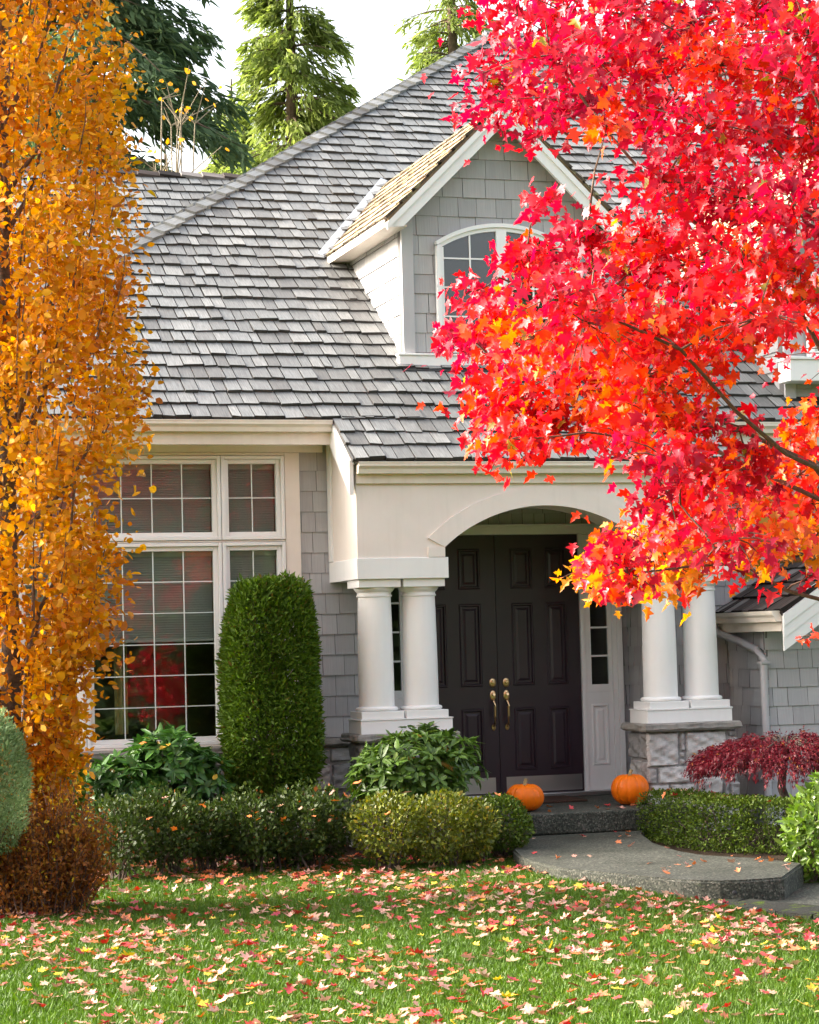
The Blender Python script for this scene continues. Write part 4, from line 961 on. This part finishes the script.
# ---- shrubs -----------------------------------------------------------------
def shrub(name, label, cat, blobs, n, size, tpl, mat, stem_mat='bark', ground=None, depth=.14, box=2.0, rough=.1, up=.3, outw=.6, rnd=.6, tipup=.2, nst=16, whorl=0, group=None, seed=1, hue=.45, hs=.2, core=True):
    g = np.array(blobs, float); c = g[:,:3].mean(0); zb = float(lawn_z(c[0], c[1])) if ground is None else ground
    root = empty(name, (c[0], c[1], zb), label, cat, group)
    P, Q = blob_points(n if not whorl else n//whorl, blobs, depth, box=box, rough=rough, seed=seed)
    base = np.array([c[0], c[1], zb])
    tg = P[RNG.choice(len(P), min(len(P), nst*len(blobs)), replace=False)]
    mb = MB()
    for t in tg:
        k = np.argmin(np.linalg.norm(g[:,:2]-t[:2], axis=1)); b0 = np.array([g[k,0]+RNG.normal()*g[k,3]*.22, g[k,1]+RNG.normal()*g[k,4]*.22, zb-.03])
        mb.tube(curve_pts(b0, t, .02, 5, .04), list(np.linspace(.012,.003,5)), 5)
    mb.build('stem', M[stem_mat], root)
    if whorl:
        m = len(P); ax = unit(Q*.7+np.array([0,0,.75])+rand_dir(m)*.3); pos = []; tip = []; nr = []; rr = []
        t1 = unit(np.cross(ax, rand_dir(m))); t2 = np.cross(ax, t1)
        for k in range(whorl):
            w = 2*math.pi*k/whorl + RNG.normal(size=m)*.25; rd = t1*np.cos(w)[:,None]+t2*np.sin(w)[:,None]; el = RNG.uniform(-.25,.75,m)[:,None]
            tip.append(unit(rd+ax*el)); nr.append(unit(ax-rd*el)+rand_dir(m)*.12); pos.append(P+rd*.008+ax*RNG.normal(size=(m,1))*.012); rr.append(hue+RNG.normal(size=m)*hs)
        pos, tip, nr, rr = map(np.concatenate, (pos, tip, nr, rr))
    else:
        m = len(P); pos = P; tip = unit(Q*outw+rand_dir(m)*rnd+np.array([0,0,tipup])); nr = unit(Q*.5+rand_dir(m)*.6+np.array([0,0,up])); rr = hue+.08*lumpy(P, 3, 2)+RNG.normal(size=m)*hs
    m = len(pos); rr = np.where(RNG.random(m) < .012, 1.0, np.clip(rr, 0, .93))
    leaves('foliage', pos, tip, nr, size*RNG.normal(1, .2, m).clip(.5,1.6), tpl, rr, M[mat], root)
    return root
LZ = lambda x, y: float(lawn_z(x, y))
def blob(u, vt, vb, wpx, Y, dy=None, low=0.0):
    """a rounded mass standing at depth Y whose picture spans vt..vb and wpx either side of u"""
    t = atY(u, vt, Y); b = atY(u, vb, Y); l = atY(u-wpx, (vt+vb)/2, Y); r = atY(u+wpx, (vt+vb)/2, Y)
    rx = (r[0]-l[0])/2; rz = (t[2]-b[2])/2
    return (t[0], Y, (t[2]+b[2])/2-low, rx, dy if dy else rx, rz)
# clipped arborvitae pillar
b = blob(268, 580, 806, 43, 20.25, .40)
shrub('arborvitae', 'tall clipped dark green conifer pillar with rounded top at the window', 'conifer shrub', [(b[0],b[1],b[2],b[3],b[4],b[5])], 46000, .06, SPRAY, 'cedar_leaf', depth=.11, box=4.0, rough=.085, outw=.5, rnd=.55, tipup=.35, hue=.42, hs=.2, up=0, seed=11, nst=40)
# rhododendrons
shrub('rhododendron', 'broad rhododendron with dark leathery leaves beneath the front window', 'rhododendron', [blob(125,752,815,38,19.9,.40), blob(165,724,805,42,19.95,.42), blob(196,748,812,30,19.9,.36)], 2300, .125, LANCE, 'rhodo_leaf', depth=.24, rough=.16, whorl=7, seed=21, hue=.45, nst=14)
shrub('rhododendron', 'round bright green rhododendron in front of the left porch columns', 'rhododendron', [blob(417,725,810,60,19.35,.52), blob(385,748,815,34,19.3,.4)], 3000, .105, LANCE, 'rhodo_leaf_b', depth=.2, rough=.12, whorl=7, seed=22, hue=.5, nst=16)
# low dark mounds
shrub('azalea_bush', 'low dark green spreading shrub nearest the golden tree, leaves caught in it', 'shrub', [blob(120,800,872,34,18.55,.45), blob(165,790,866,48,18.75,.5), blob(205,802,864,30,18.7,.4)], 9000, .042, DIAM, 'azalea_leaf', depth=.28, rough=.30, seed=31, hue=.42, group='low shrubs along the bed')
shrub('azalea_bush', 'low dark green mounded shrub in front of the clipped conifer pillar', 'shrub', [blob(250,790,862,42,18.75,.5), blob(305,785,860,46,18.75,.5), blob(285,800,862,60,18.65,.45)], 9500, .042, DIAM, 'azalea_leaf', depth=.28, rough=.30, seed=32, hue=.45, group='low shrubs along the bed')
shrub('euonymus_bush', 'low yellow-green shrub below the bright rhododendron', 'shrub', [blob(385,796,858,36,18.35,.42), blob(440,795,858,46,18.35,.45), blob(470,800,856,26,18.4,.38)], 9500, .038, DIAM, 'euonymus_leaf', depth=.24, rough=.22, seed=33, hue=.48, hs=.24)
shrub('euonymus_bush', 'small rounded yellow-green shrub touching the left pumpkin', 'shrub', [blob(497,796,852,28,18.7,.34)], 3600, .036, DIAM, 'box_leaf', depth=.16, rough=.1, seed=34, hue=.5, hs=.24)
# clipped box hedge curving right of the path
hp = [(8.40,19.35),(8.38,18.75),(8.42,18.25),(8.62,17.85),(8.98,17.6),(9.4,17.5),(9.8,17.5)]
hb = []
for i in range(len(hp)-1):
    for t in (0, .5):
        x = hp[i][0]*(1-t)+hp[i+1][0]*t; y = hp[i][1]*(1-t)+hp[i+1][1]*t; hb.append((x, y, .325, .30, .30, .25))
shrub('box_hedge', 'clipped box hedge with a flat top curving along the path', 'hedge', hb, 26000, .026, DIAM, 'box_leaf', depth=.12, box=4.5, rough=.035, seed=41, hue=.45, hs=.22, ground=.10, nst=5)
# weeping burgundy maple
def weeping_maple():
    Y = 18.45; c = atY(786, 775, Y); zb = .10; root = empty('weeping_maple', (c[0], Y, zb), 'burgundy weeping lace-leaf maple spreading like an umbrella by the stone pier', 'maple shrub')
    top = atY(770, 732, Y)[2]; t = MB(); t.tube([(c[0],Y,zb-.05),(c[0]+.02,Y,.4),(c[0]-.04,Y+.02,.62),(c[0],Y,top-.14)], [.05,.042,.04,.03], 9); t.build('trunk', M['bark'], root)
    pos = []; tip = []; br = MB()
    for i in range(420):
        a = RNG.uniform(0, 2*math.pi); R = .76*math.sqrt(RNG.uniform(.03,1)); hgt = top-.05-.19*(R/.76)**2+RNG.normal()*.02
        e = np.array([c[0]-.02+R*math.cos(a), Y+R*math.sin(a), hgt]); s0 = np.array([c[0], Y, top-.16]); d = np.array([math.cos(a), math.sin(a), 0])
        if i < 60: br.tube([s0, (s0+e)/2+(0,0,.06), e], [.012,.008,.004], 5)
        L = RNG.uniform(.06,.20); k = 90; s = np.linspace(0,1,k)[:,None]; p = e+d*(.13*s)+np.array([0,0,-1])*L*s**1.5+RNG.normal(size=(k,3))*.02; pos.append(p); tip.append(d*.5+np.array([0,0,-1.0])*s+rand_dir(k)*.45)
    br.build('branch', M['bark'], root); pos = np.concatenate(pos); tip = np.concatenate(tip); n = len(pos); rr = .45+.1*lumpy(pos,4,6)+RNG.normal(size=n)*.2; rr = np.where(RNG.random(n) < .01, 1, np.clip(rr,0,.93))
    leaves('crown', pos, tip, rand_dir(n)+np.array([0,0,.6]), RNG.normal(.036,.008,n).clip(.015,.06), SPRAY, rr, M['jmaple_leaf'], root)
weeping_maple()
b0 = atZ(840, 890, .02)
shrub('laurel_shrub', 'pale green leafy shrub at the end of the path', 'shrub', [blob(838,772,885,46,16.3,.42), blob(812,800,880,26,16.2,.3)], 3600, .080, LANCE, 'laurel_leaf', depth=.24, rough=.15, seed=51, hue=.5, up=.5, outw=.5)
shrub('juniper', 'blue-green clipped conifer mound at the left edge beside the russet shrub', 'conifer shrub', [blob(-12,716,850,37,16.2,.32), blob(-38,715,880,40,16.2,.4)], 26000, .038, SPRAY, 'juniper_leaf', depth=.2, box=2.6, rough=.14, seed=52, tipup=.45, hue=.5, nst=5)
shrub('small_conifer', 'small dark green conifer half hidden behind the golden tree', 'conifer shrub', [blob(56,735,850,26,19.6,.26)], 5000, .06, SPRAY, 'cedar_leaf', depth=.15, rough=.08, seed=54, tipup=.4, hue=.4)
shrub('red_shrub', 'red leaved shrub across the lawn, seen only mirrored in the front window', 'shrub', [(8.9,-6,1.35,.8,.8,1.1),(9.35,-6.3,.9,.5,.5,.7)], 800, .12, MAPLE, 'maple_leaf', depth=.5, rough=.2, seed=61, hue=.35, hs=.15, ground=0.0)
# russet barberry: upright twigs with small leaves
def barberry():
    Y = 16.55; c = atY(42, 900, Y); zb = LZ(c[0], Y); root = empty('barberry', (c[0], Y, zb), 'russet brown twiggy shrub with yellow tips at the left of the lawn', 'shrub')
    st = MB(); pos = []; tip = []; hue = []
    for i in range(330):
        a = RNG.uniform(0, 2*math.pi); s = math.sqrt(RNG.uniform(0,1)); R = .58*s; h = RNG.uniform(.45,1.05)*(1.04-.38*s*s)
        b = np.array([c[0]-.03+.34*s*math.cos(a), Y+.24*s*math.sin(a), zb-.02]); e = np.array([c[0]-.03+R*1.05*math.cos(a), Y+R*.8*math.sin(a), zb+h]); p = curve_pts(b, e, .03, 7, .03)
        st.tube(p, list(np.linspace(.006,.002,7)), 4); k = 58; t = RNG.uniform(.06,1,k)**.85; q = np.stack([np.interp(t, np.linspace(0,1,7), p[:,j]) for j in range(3)], 1)+RNG.normal(size=(k,3))*.022
        pos.append(q); tip.append(unit((e-b)[None])*.5+rand_dir(k)); hue.append(.42+RNG.normal(size=k)*.17+np.where(t > .9, RNG.choice([0,.45],k,p=[.6,.4]), 0))
    st.build('stem', M['maple_bark'], root); pos, tip, hue = map(np.concatenate, (pos, tip, hue)); n = len(pos)
    leaves('foliage', pos, tip, rand_dir(n)+np.array([0,0,.4]), RNG.normal(.036,.008,n).clip(.015,.06), DIAM, np.clip(hue,0,1), M['barberry_leaf'], root)
barberry()

# ---- background trees ---------------------------------------------------------
def conifer(name, label, base, H, R, z0, mat, dens=1.0, droop=.35, spr=.34, nl=90, keep=None, seed=0, group=None, gaps=.0):
    k = np.random.default_rng(seed); base = np.array(base, float); root = empty(name, base, label, 'conifer', group)
    t = MB(); t.tube([base-(0,0,.3), base+(0,0,H*.5), base+(0,0,H)], [H*.016+.05, H*.010+.03, .02], 10); t.build('trunk', M['conifer_bark'], root)
    br = MB(); pos = []; tip = []; z = z0
    while z < H*.985:
        r = R*(1-(z/H))**.8+.15; m = int(5*dens+2)
        for _ in range(m):
            if k.random() < gaps: continue
            a = k.uniform(0, 2*math.pi); L = r*k.uniform(.6,1.12); d = np.array([math.cos(a), math.sin(a), 0]); s = np.linspace(0,1,6)[:,None]; dr = droop*k.uniform(.6,1.3)
            p = base+np.array([0,0,z+k.normal()*.15])+d*L*s+np.array([0,0,1])*(-dr*L*s**1.6+.25*L*s*(1-s)+.1*L*s**4); br.tube(p, list(np.linspace(.03+.006*L,.006,6)), 4)
            n = int(nl*1.5*L/2.0)+8; u = k.uniform(.12,1,n)**.75; q = np.stack([np.interp(u, np.linspace(0,1,6), p[:,j]) for j in range(3)], 1); w = np.array([-d[1],d[0],0])*(k.normal(size=(n,1))*.16*L*(1.15-u)[:,None]*1.3); hang = np.array([0,0,-1])*np.abs(k.normal(size=(n,1)))*.18
            pos.append(q+w+hang+k.normal(size=(n,3))*.04); tip.append(d*.7+np.array([0,0,-.55])+w*1.2+k.normal(size=(n,3))*.3)
        z += max(.28, r*.16)*k.uniform(.8,1.2)
    br.build('branch', M['conifer_bark'], root); pos, tip = np.concatenate(pos), np.concatenate(tip); n = len(pos)
    leaves('crown', pos, tip, rand_dir(n)*.6+np.array([0,0,.7]), spr*k.normal(1,.25,n).clip(.4,1.6), NEEDLE, np.clip(.45+.12*lumpy(pos,1.2,seed)+k.normal(size=n)*.2, 0, 1), M[mat], root)
    return root
def gz(x, y): return 0.0
conifer('fir_tree', 'dark fir with drooping boughs rising behind the left wing', (atY(85,100,40)[0], 40, 0), 23.0, 4.8, 4.0, 'fir_leaf', .85, .42, .28, 230, seed=3, gaps=.18)
conifer('cypress_tree', 'bright green feathery conifer against the pale sky', (atY(292,100,46)[0], 46, 0), 18.8, 3.8, 3.0, 'cypress_leaf', 1.0, .42, .26, 170, seed=5, gaps=.34)
conifer('cypress_tree', 'smaller pale green conifer left of the bright feathery one', (atY(232,120,54)[0], 54, 0), 16.2, 3.0, 3.0, 'cypress_leaf', 1.1, .3, .26, 140, seed=6, gaps=.2)
conifer('cypress_tree', 'pale green conifer top showing above the roof ridge', (atY(452,20,60)[0], 60, 0), 25.0, 4.4, 6.0, 'cypress_leaf', .7, .3, .28, 80, seed=8, gaps=.3)
conifer('fir_tree', 'dark fir standing low behind the ridge of the left wing', (atY(165,150,47)[0], 47, 0), 12.8, 2.9, 3.0, 'fir_leaf', .9, .35, .25, 110, seed=9, gaps=.15)
# thin bare sapling with a few yellow leaves
def sapling(x, y, h, label, seed):
    k = np.random.default_rng(seed); root = empty('sapling', (x, y, 0), label, 'sapling', 'bare saplings behind the wing'); st = MB(); pos = []
    for i in range(5):
        a = k.normal()*.5; b = np.array([x, y, 0.]); e = b+np.array([a, k.normal()*.4, h*k.uniform(.85,1.0)]); p = curve_pts(b, e, 0, 9, .008); st.tube(p, list(np.linspace(.05,.010,9)), 5)
        for j in range(9):
            q = p[k.integers(5,9)]; r = q+np.array([k.normal()*.35, k.normal()*.3, k.uniform(.1,.7)]); st.tube([q, (q+r)/2, r], [.012,.009,.005], 4); pos.append(r+k.normal(size=(1,3))*.1)
    st.build('trunk', M['yellow_twig'], root); pos = np.concatenate(pos); n = len(pos)
    leaves('crown', pos, rand_dir(n), rand_dir(n), np.full(n,.11), OVAL, k.uniform(.4,.9,n), M['yellow_leaf'], root)
M['yellow_twig'] = plain_mat('pale_twig_bark', (.17,.14,.09), .8, 0, .2, 20, .3)
for u, v, Y, s, lb in ((148,88,33.5,1,'slender bare sapling with a few yellow leaves behind the left wing'), (186,108,34,2,'shortest bare sapling behind the left wing ridge, next to the hip')):
    q = atY(u, v, Y); sapling(q[0], Y, q[2], lb, s)
# trees across the street: they show only as dark reflections in the panes; an unseen fir is added at the left for shade
conifer('fir_tree', 'unseen fir added beyond the left end of the house for shade', (-13,30.5,0), 13.5, 4.0, 1.0, 'fir_leaf', .8, .35, .6, 45, seed=30)
for i, (x, y, h) in enumerate(((9,-26,13),(15,-24,15),(20,-27,13),(26,-25,16),(3,-27,15),(33,-26,15))):
    conifer('fir_tree', ('fir across the street, number %s from the west' % ('two three four five one six'.split()[i])), (x,y,0), h, 4.4, .6, 'fir_leaf', .8, .35, .8, 35, seed=40+i, group='firs across the street')

# ---- pumpkins, mat, garden light ------------------------------------------------
M['pumpkin'] = plain_mat('orange_pumpkin_skin', (.78,.155,.003), .4, 0, .25, 6, .15)
M['pstem'] = plain_mat('dry_pumpkin_stem', (.30,.24,.12), .85, 0, .2, 30, .4)
def pumpkin(x, y, z, R, h, label, rot, lobes=10):
    root = empty('pumpkin', (x,y,z), label, 'pumpkin', None); n = 120; V = []; F = []; prof = []
    for i in range(25):
        t = -math.pi/2+math.pi*i/24; prof.append((max(.02, math.cos(t)**.75 if math.cos(t) > 0 else 0), math.sin(t)))
    for i, (r, s) in enumerate(prof):
        for k in range(n):
            w = 2*math.pi*k/n; lobe = 1-.030*(1-abs(math.sin(w*lobes/2+rot)))**2.2*1.6*min(1, r*1.5); rr = R*r*lobe*(1+.025*math.sin(w*2+rot))
            zz = h/2+h/2*s*(1-.0)*lobe - (.16*h*max(0, 1-r*2.2) if s > 0 else -.06*h*max(0, 1-r*2.2)); V.append((x+rr*math.cos(w), y+rr*math.sin(w), z+zz))
    for i in range(24):
        for k in range(n): F.append((i*n+k, i*n+(k+1)%n, (i+1)*n+(k+1)%n, (i+1)*n+k))
    F.append(tuple(range(n))[::-1]); F.append(tuple(range(24*n, 25*n)))
    mb = MB(); mb.add(V, F, .5, None, True); mb.build('body', M['pumpkin'], root)
    s = MB(); zt = z+h*.84; s.tube([(x,y,zt-.01),(x,y,zt+.02),(x+.006,y,zt+.055),(x+.018,y-.005,zt+.085)], [.034,.020,.016,.019], 7); s.build('stem', M['pstem'], root)
pa = atZ(526, 812.5, .40); pumpkin(pa[0]+.04, pa[1]+.13, .40, .182, .262, 'squat orange pumpkin on the step by the yellow-green shrub', .3)
pb = atZ(630, 806, .40); pumpkin(pb[0]+.06, pb[1]+.13, .40, .182, .30, 'taller orange pumpkin on the step beside the stone pier and hedge', 1.1)
mt = MB(); mt.box(7.15,8.1,20.72,21.38,.4005,.425,.008); tag(mt.build('doormat', M['mat_fibre']), 'dark brown doormat in front of the double door', 'doormat')
gl = atY(731, 886, 15.25); root = empty('garden_light', (gl[0],15.2,.02), 'small black garden light against the front path edge', 'light')
g1 = MB(); g1.tube([(gl[0],15.2,.0),(gl[0],15.2,.11)], [.016,.016], 10); g1.build('post', M['pot'], root)
g2 = MB(); g2.lathe([(.012,.09),(.026,.098),(.028,.112),(.022,.126),(.008,.134)], gl[0], 15.2, 20); g2.build('head', M['pot'], root)

# ---- grass ------------------------------------------------------------------------
def grass():
    n = 390000; y = 9.4+(19.9-9.4)*RNG.random(n)**1.0; c = .06+.305*y; x = (.07*y)+ (.60*y)*RNG.random(n)-.2
    keep = ~in_poly(x, y, bed_poly) & ~in_poly(x, y, path_poly) & ~in_poly(x, y, [(7.2,15.0),(8.6,16.9),(12,16.9),(12,13.6),(7.6,14.3)]) & ~((x > 7.0)&(y > 16.8)&(x < 9)) & ~((x > 8.1)&(y > 14.9))
    x, y = x[keep], y[keep]; n = len(x); z = lawn_z(x, y); h = RNG.normal(.030,.009,n).clip(.012,.055)*(1+.25*lumpy(np.stack([x,y,z*0],1), 2.4, 9)); a = RNG.uniform(0, 2*math.pi, n)
    w = .0042+.0012*RNG.random(n); d = np.stack([np.cos(a),np.sin(a)],1); l = RNG.normal(size=(n,2))*.45*h[:,None]
    p = np.stack([x,y,z],1); V = np.zeros((n,3,3)); V[:,0] = p; V[:,0,:2] -= d*w[:,None]; V[:,1] = p; V[:,1,:2] += d*w[:,None]; V[:,2] = p; V[:,2,:2] += l; V[:,2,2] += h
    F = np.arange(3*n).reshape(n,3); r = .45+.16*lumpy(np.stack([x,y,z*0],1), 1.1, 12)+RNG.normal(size=n)*.18
    o = np_mesh('grass', V.reshape(-1,3), F, np.repeat(np.clip(r,0,1),3), np.repeat(RNG.random(n),3), M['grass']); tag(o, 'short green grass of the front lawn', 'grass', kind='stuff')
grass()

# ---- fallen leaves ------------------------------------------------------------------
def fallen():
    kinds = [('scarlet', .16, .05), ('pale pink', .60, .05), ('cream', .76, .05), ('orange', .36, .05), ('crimson', .05, .04), ('yellow', 1.0, .01)]
    pk = np.array([.2,.27,.23,.19,.07,.04])
    N0 = 11200; y = 10.2+(19.6-10.2)*RNG.random(N0)**.8; x = .08*y+.56*y*RNG.random(N0)-.1
    P = np.stack([x,y,0*x],1); dens = .45+.6*lumpy(P, 1.6, 17)+.4*lumpy(P, 4.5, 18)+.03*(x-4)
    keep = (RNG.random(N0) < np.clip(dens,.2,1)*np.where(y < 12.5, .85, 1.0)) & ~in_poly(x, y, bed_poly) & ~in_poly(x, y, path_poly) & ~((x > 7.3)&(y > 14.3))
    x, y = x[keep], y[keep]; n = len(x); z = lawn_z(x, y)+RNG.uniform(.020,.036,n); kd = RNG.choice(6, n, p=pk); kd = np.where((RNG.random(n) < .55)&(y > 18.0), 3, kd)
    hue = np.array([k[1] for k in kinds])[kd]+RNG.normal(size=n)*np.array([k[2] for k in kinds])[kd]
    # extra litter: bed edge, path, hedge tops
    ex = []
    for _ in range(420):
        i = RNG.integers(2, len(bed_edge)-1); t = RNG.random(); q = bed_edge[i]*(1-t)+bed_edge[i+1 if i+1 < len(bed_edge) else i]*t; q = q+RNG.normal(size=2)*np.array([.1,.16])+np.array([0,.12]); ex.append((*q, LZ(*q)+.03, .34+RNG.normal()*.14))
    for _ in range(70):
        q = np.array([RNG.uniform(6.4,8.3), RNG.uniform(15.4,19.4)])
        if in_poly(q[:1], q[1:], path_poly)[0]: ex.append((*q, .209, RNG.choice([.16,.36,.36,.6,.76])))
    for _ in range(45): q = hp[RNG.integers(0,len(hp)-1)]; ex.append((q[0]+RNG.normal()*.14, q[1]+RNG.normal()*.12, .565, RNG.choice([.16,.36,.6,.76])))
    for _ in range(14): ex.append((RNG.uniform(7.1,8.4), RNG.uniform(19.6,20.6), .408, RNG.choice([.16,.36,.6])))
    for bx, by, bz, sx, sy, m in ((3.9,18.4,.62,.6,.2,20),(5.2,18.35,.66,.5,.2,12),(3.9,19.6,1.05,.4,.2,4)):
        for _ in range(m): ex.append((bx+RNG.normal()*sx, by+RNG.normal()*sy-.12, bz+RNG.normal()*.1, RNG.choice([.34,.36,.60,.8])))
    order = np.argsort(y); near, rest = order[:300], order[300:]
    V0, F0 = MAPLE
    protos = {}
    def flat(i, curl):
        V = V0.copy(); V[:,2] = .30*curl*np.abs(V[:,1])*RNG.choice([-1,1,1]) + curl*.35*V[:,0]**2+RNG.normal(size=len(V))*.03; return V
    for k, (nm, h0, hs) in enumerate(kinds):
        for v in range(4):
            V = flat(k, RNG.uniform(-.3,1.0)); me_o = np_mesh('fallen_leaf', V, F0, np.full(len(V), h0+RNG.normal()*hs), np.full(len(V), RNG.random()), M['fallen']); protos[(k,v)] = me_o.data; bpy.data.objects.remove(me_o)
    for i in near:
        k = int(kd[i]); o = bpy.data.objects.new('fallen_leaf', protos[(k, int(RNG.integers(0,4)))]); COL.objects.link(o)
        o.location = (x[i],y[i],z[i]); o.rotation_euler = (RNG.normal()*.3, RNG.normal()*.3, RNG.uniform(0,6.28)); s = max(.035, RNG.normal(.064,.015)); o.scale = (s,s,s)
        tag(o, '%s fallen maple leaf lying on the nearer part of the lawn' % kinds[k][0], 'leaf', 'fallen leaves on the nearer lawn')
    ex = np.array(ex); px = np.concatenate([np.stack([x,y,z],1)[rest], ex[:,:3]]); hu = np.concatenate([hue[rest], ex[:,3]]); m = len(px)
    t = rand_dir(m)*np.array([1,1,.3]); nn = np.array([0,0,1.])+rand_dir(m)*.45
    tp = V0.copy(); tp[:,2] = .30*np.abs(tp[:,1])+.3*tp[:,0]**2
    o = leaves('fallen_leaves', px, t, nn, RNG.normal(.062,.015,m).clip(.03,.10), (tp,F0), np.clip(hu,0,1), M['fallen']); tag(o, 'mixed red, pink and orange fallen leaves on the far lawn, bed and path', 'fallen leaves', kind='stuff')
fallen()
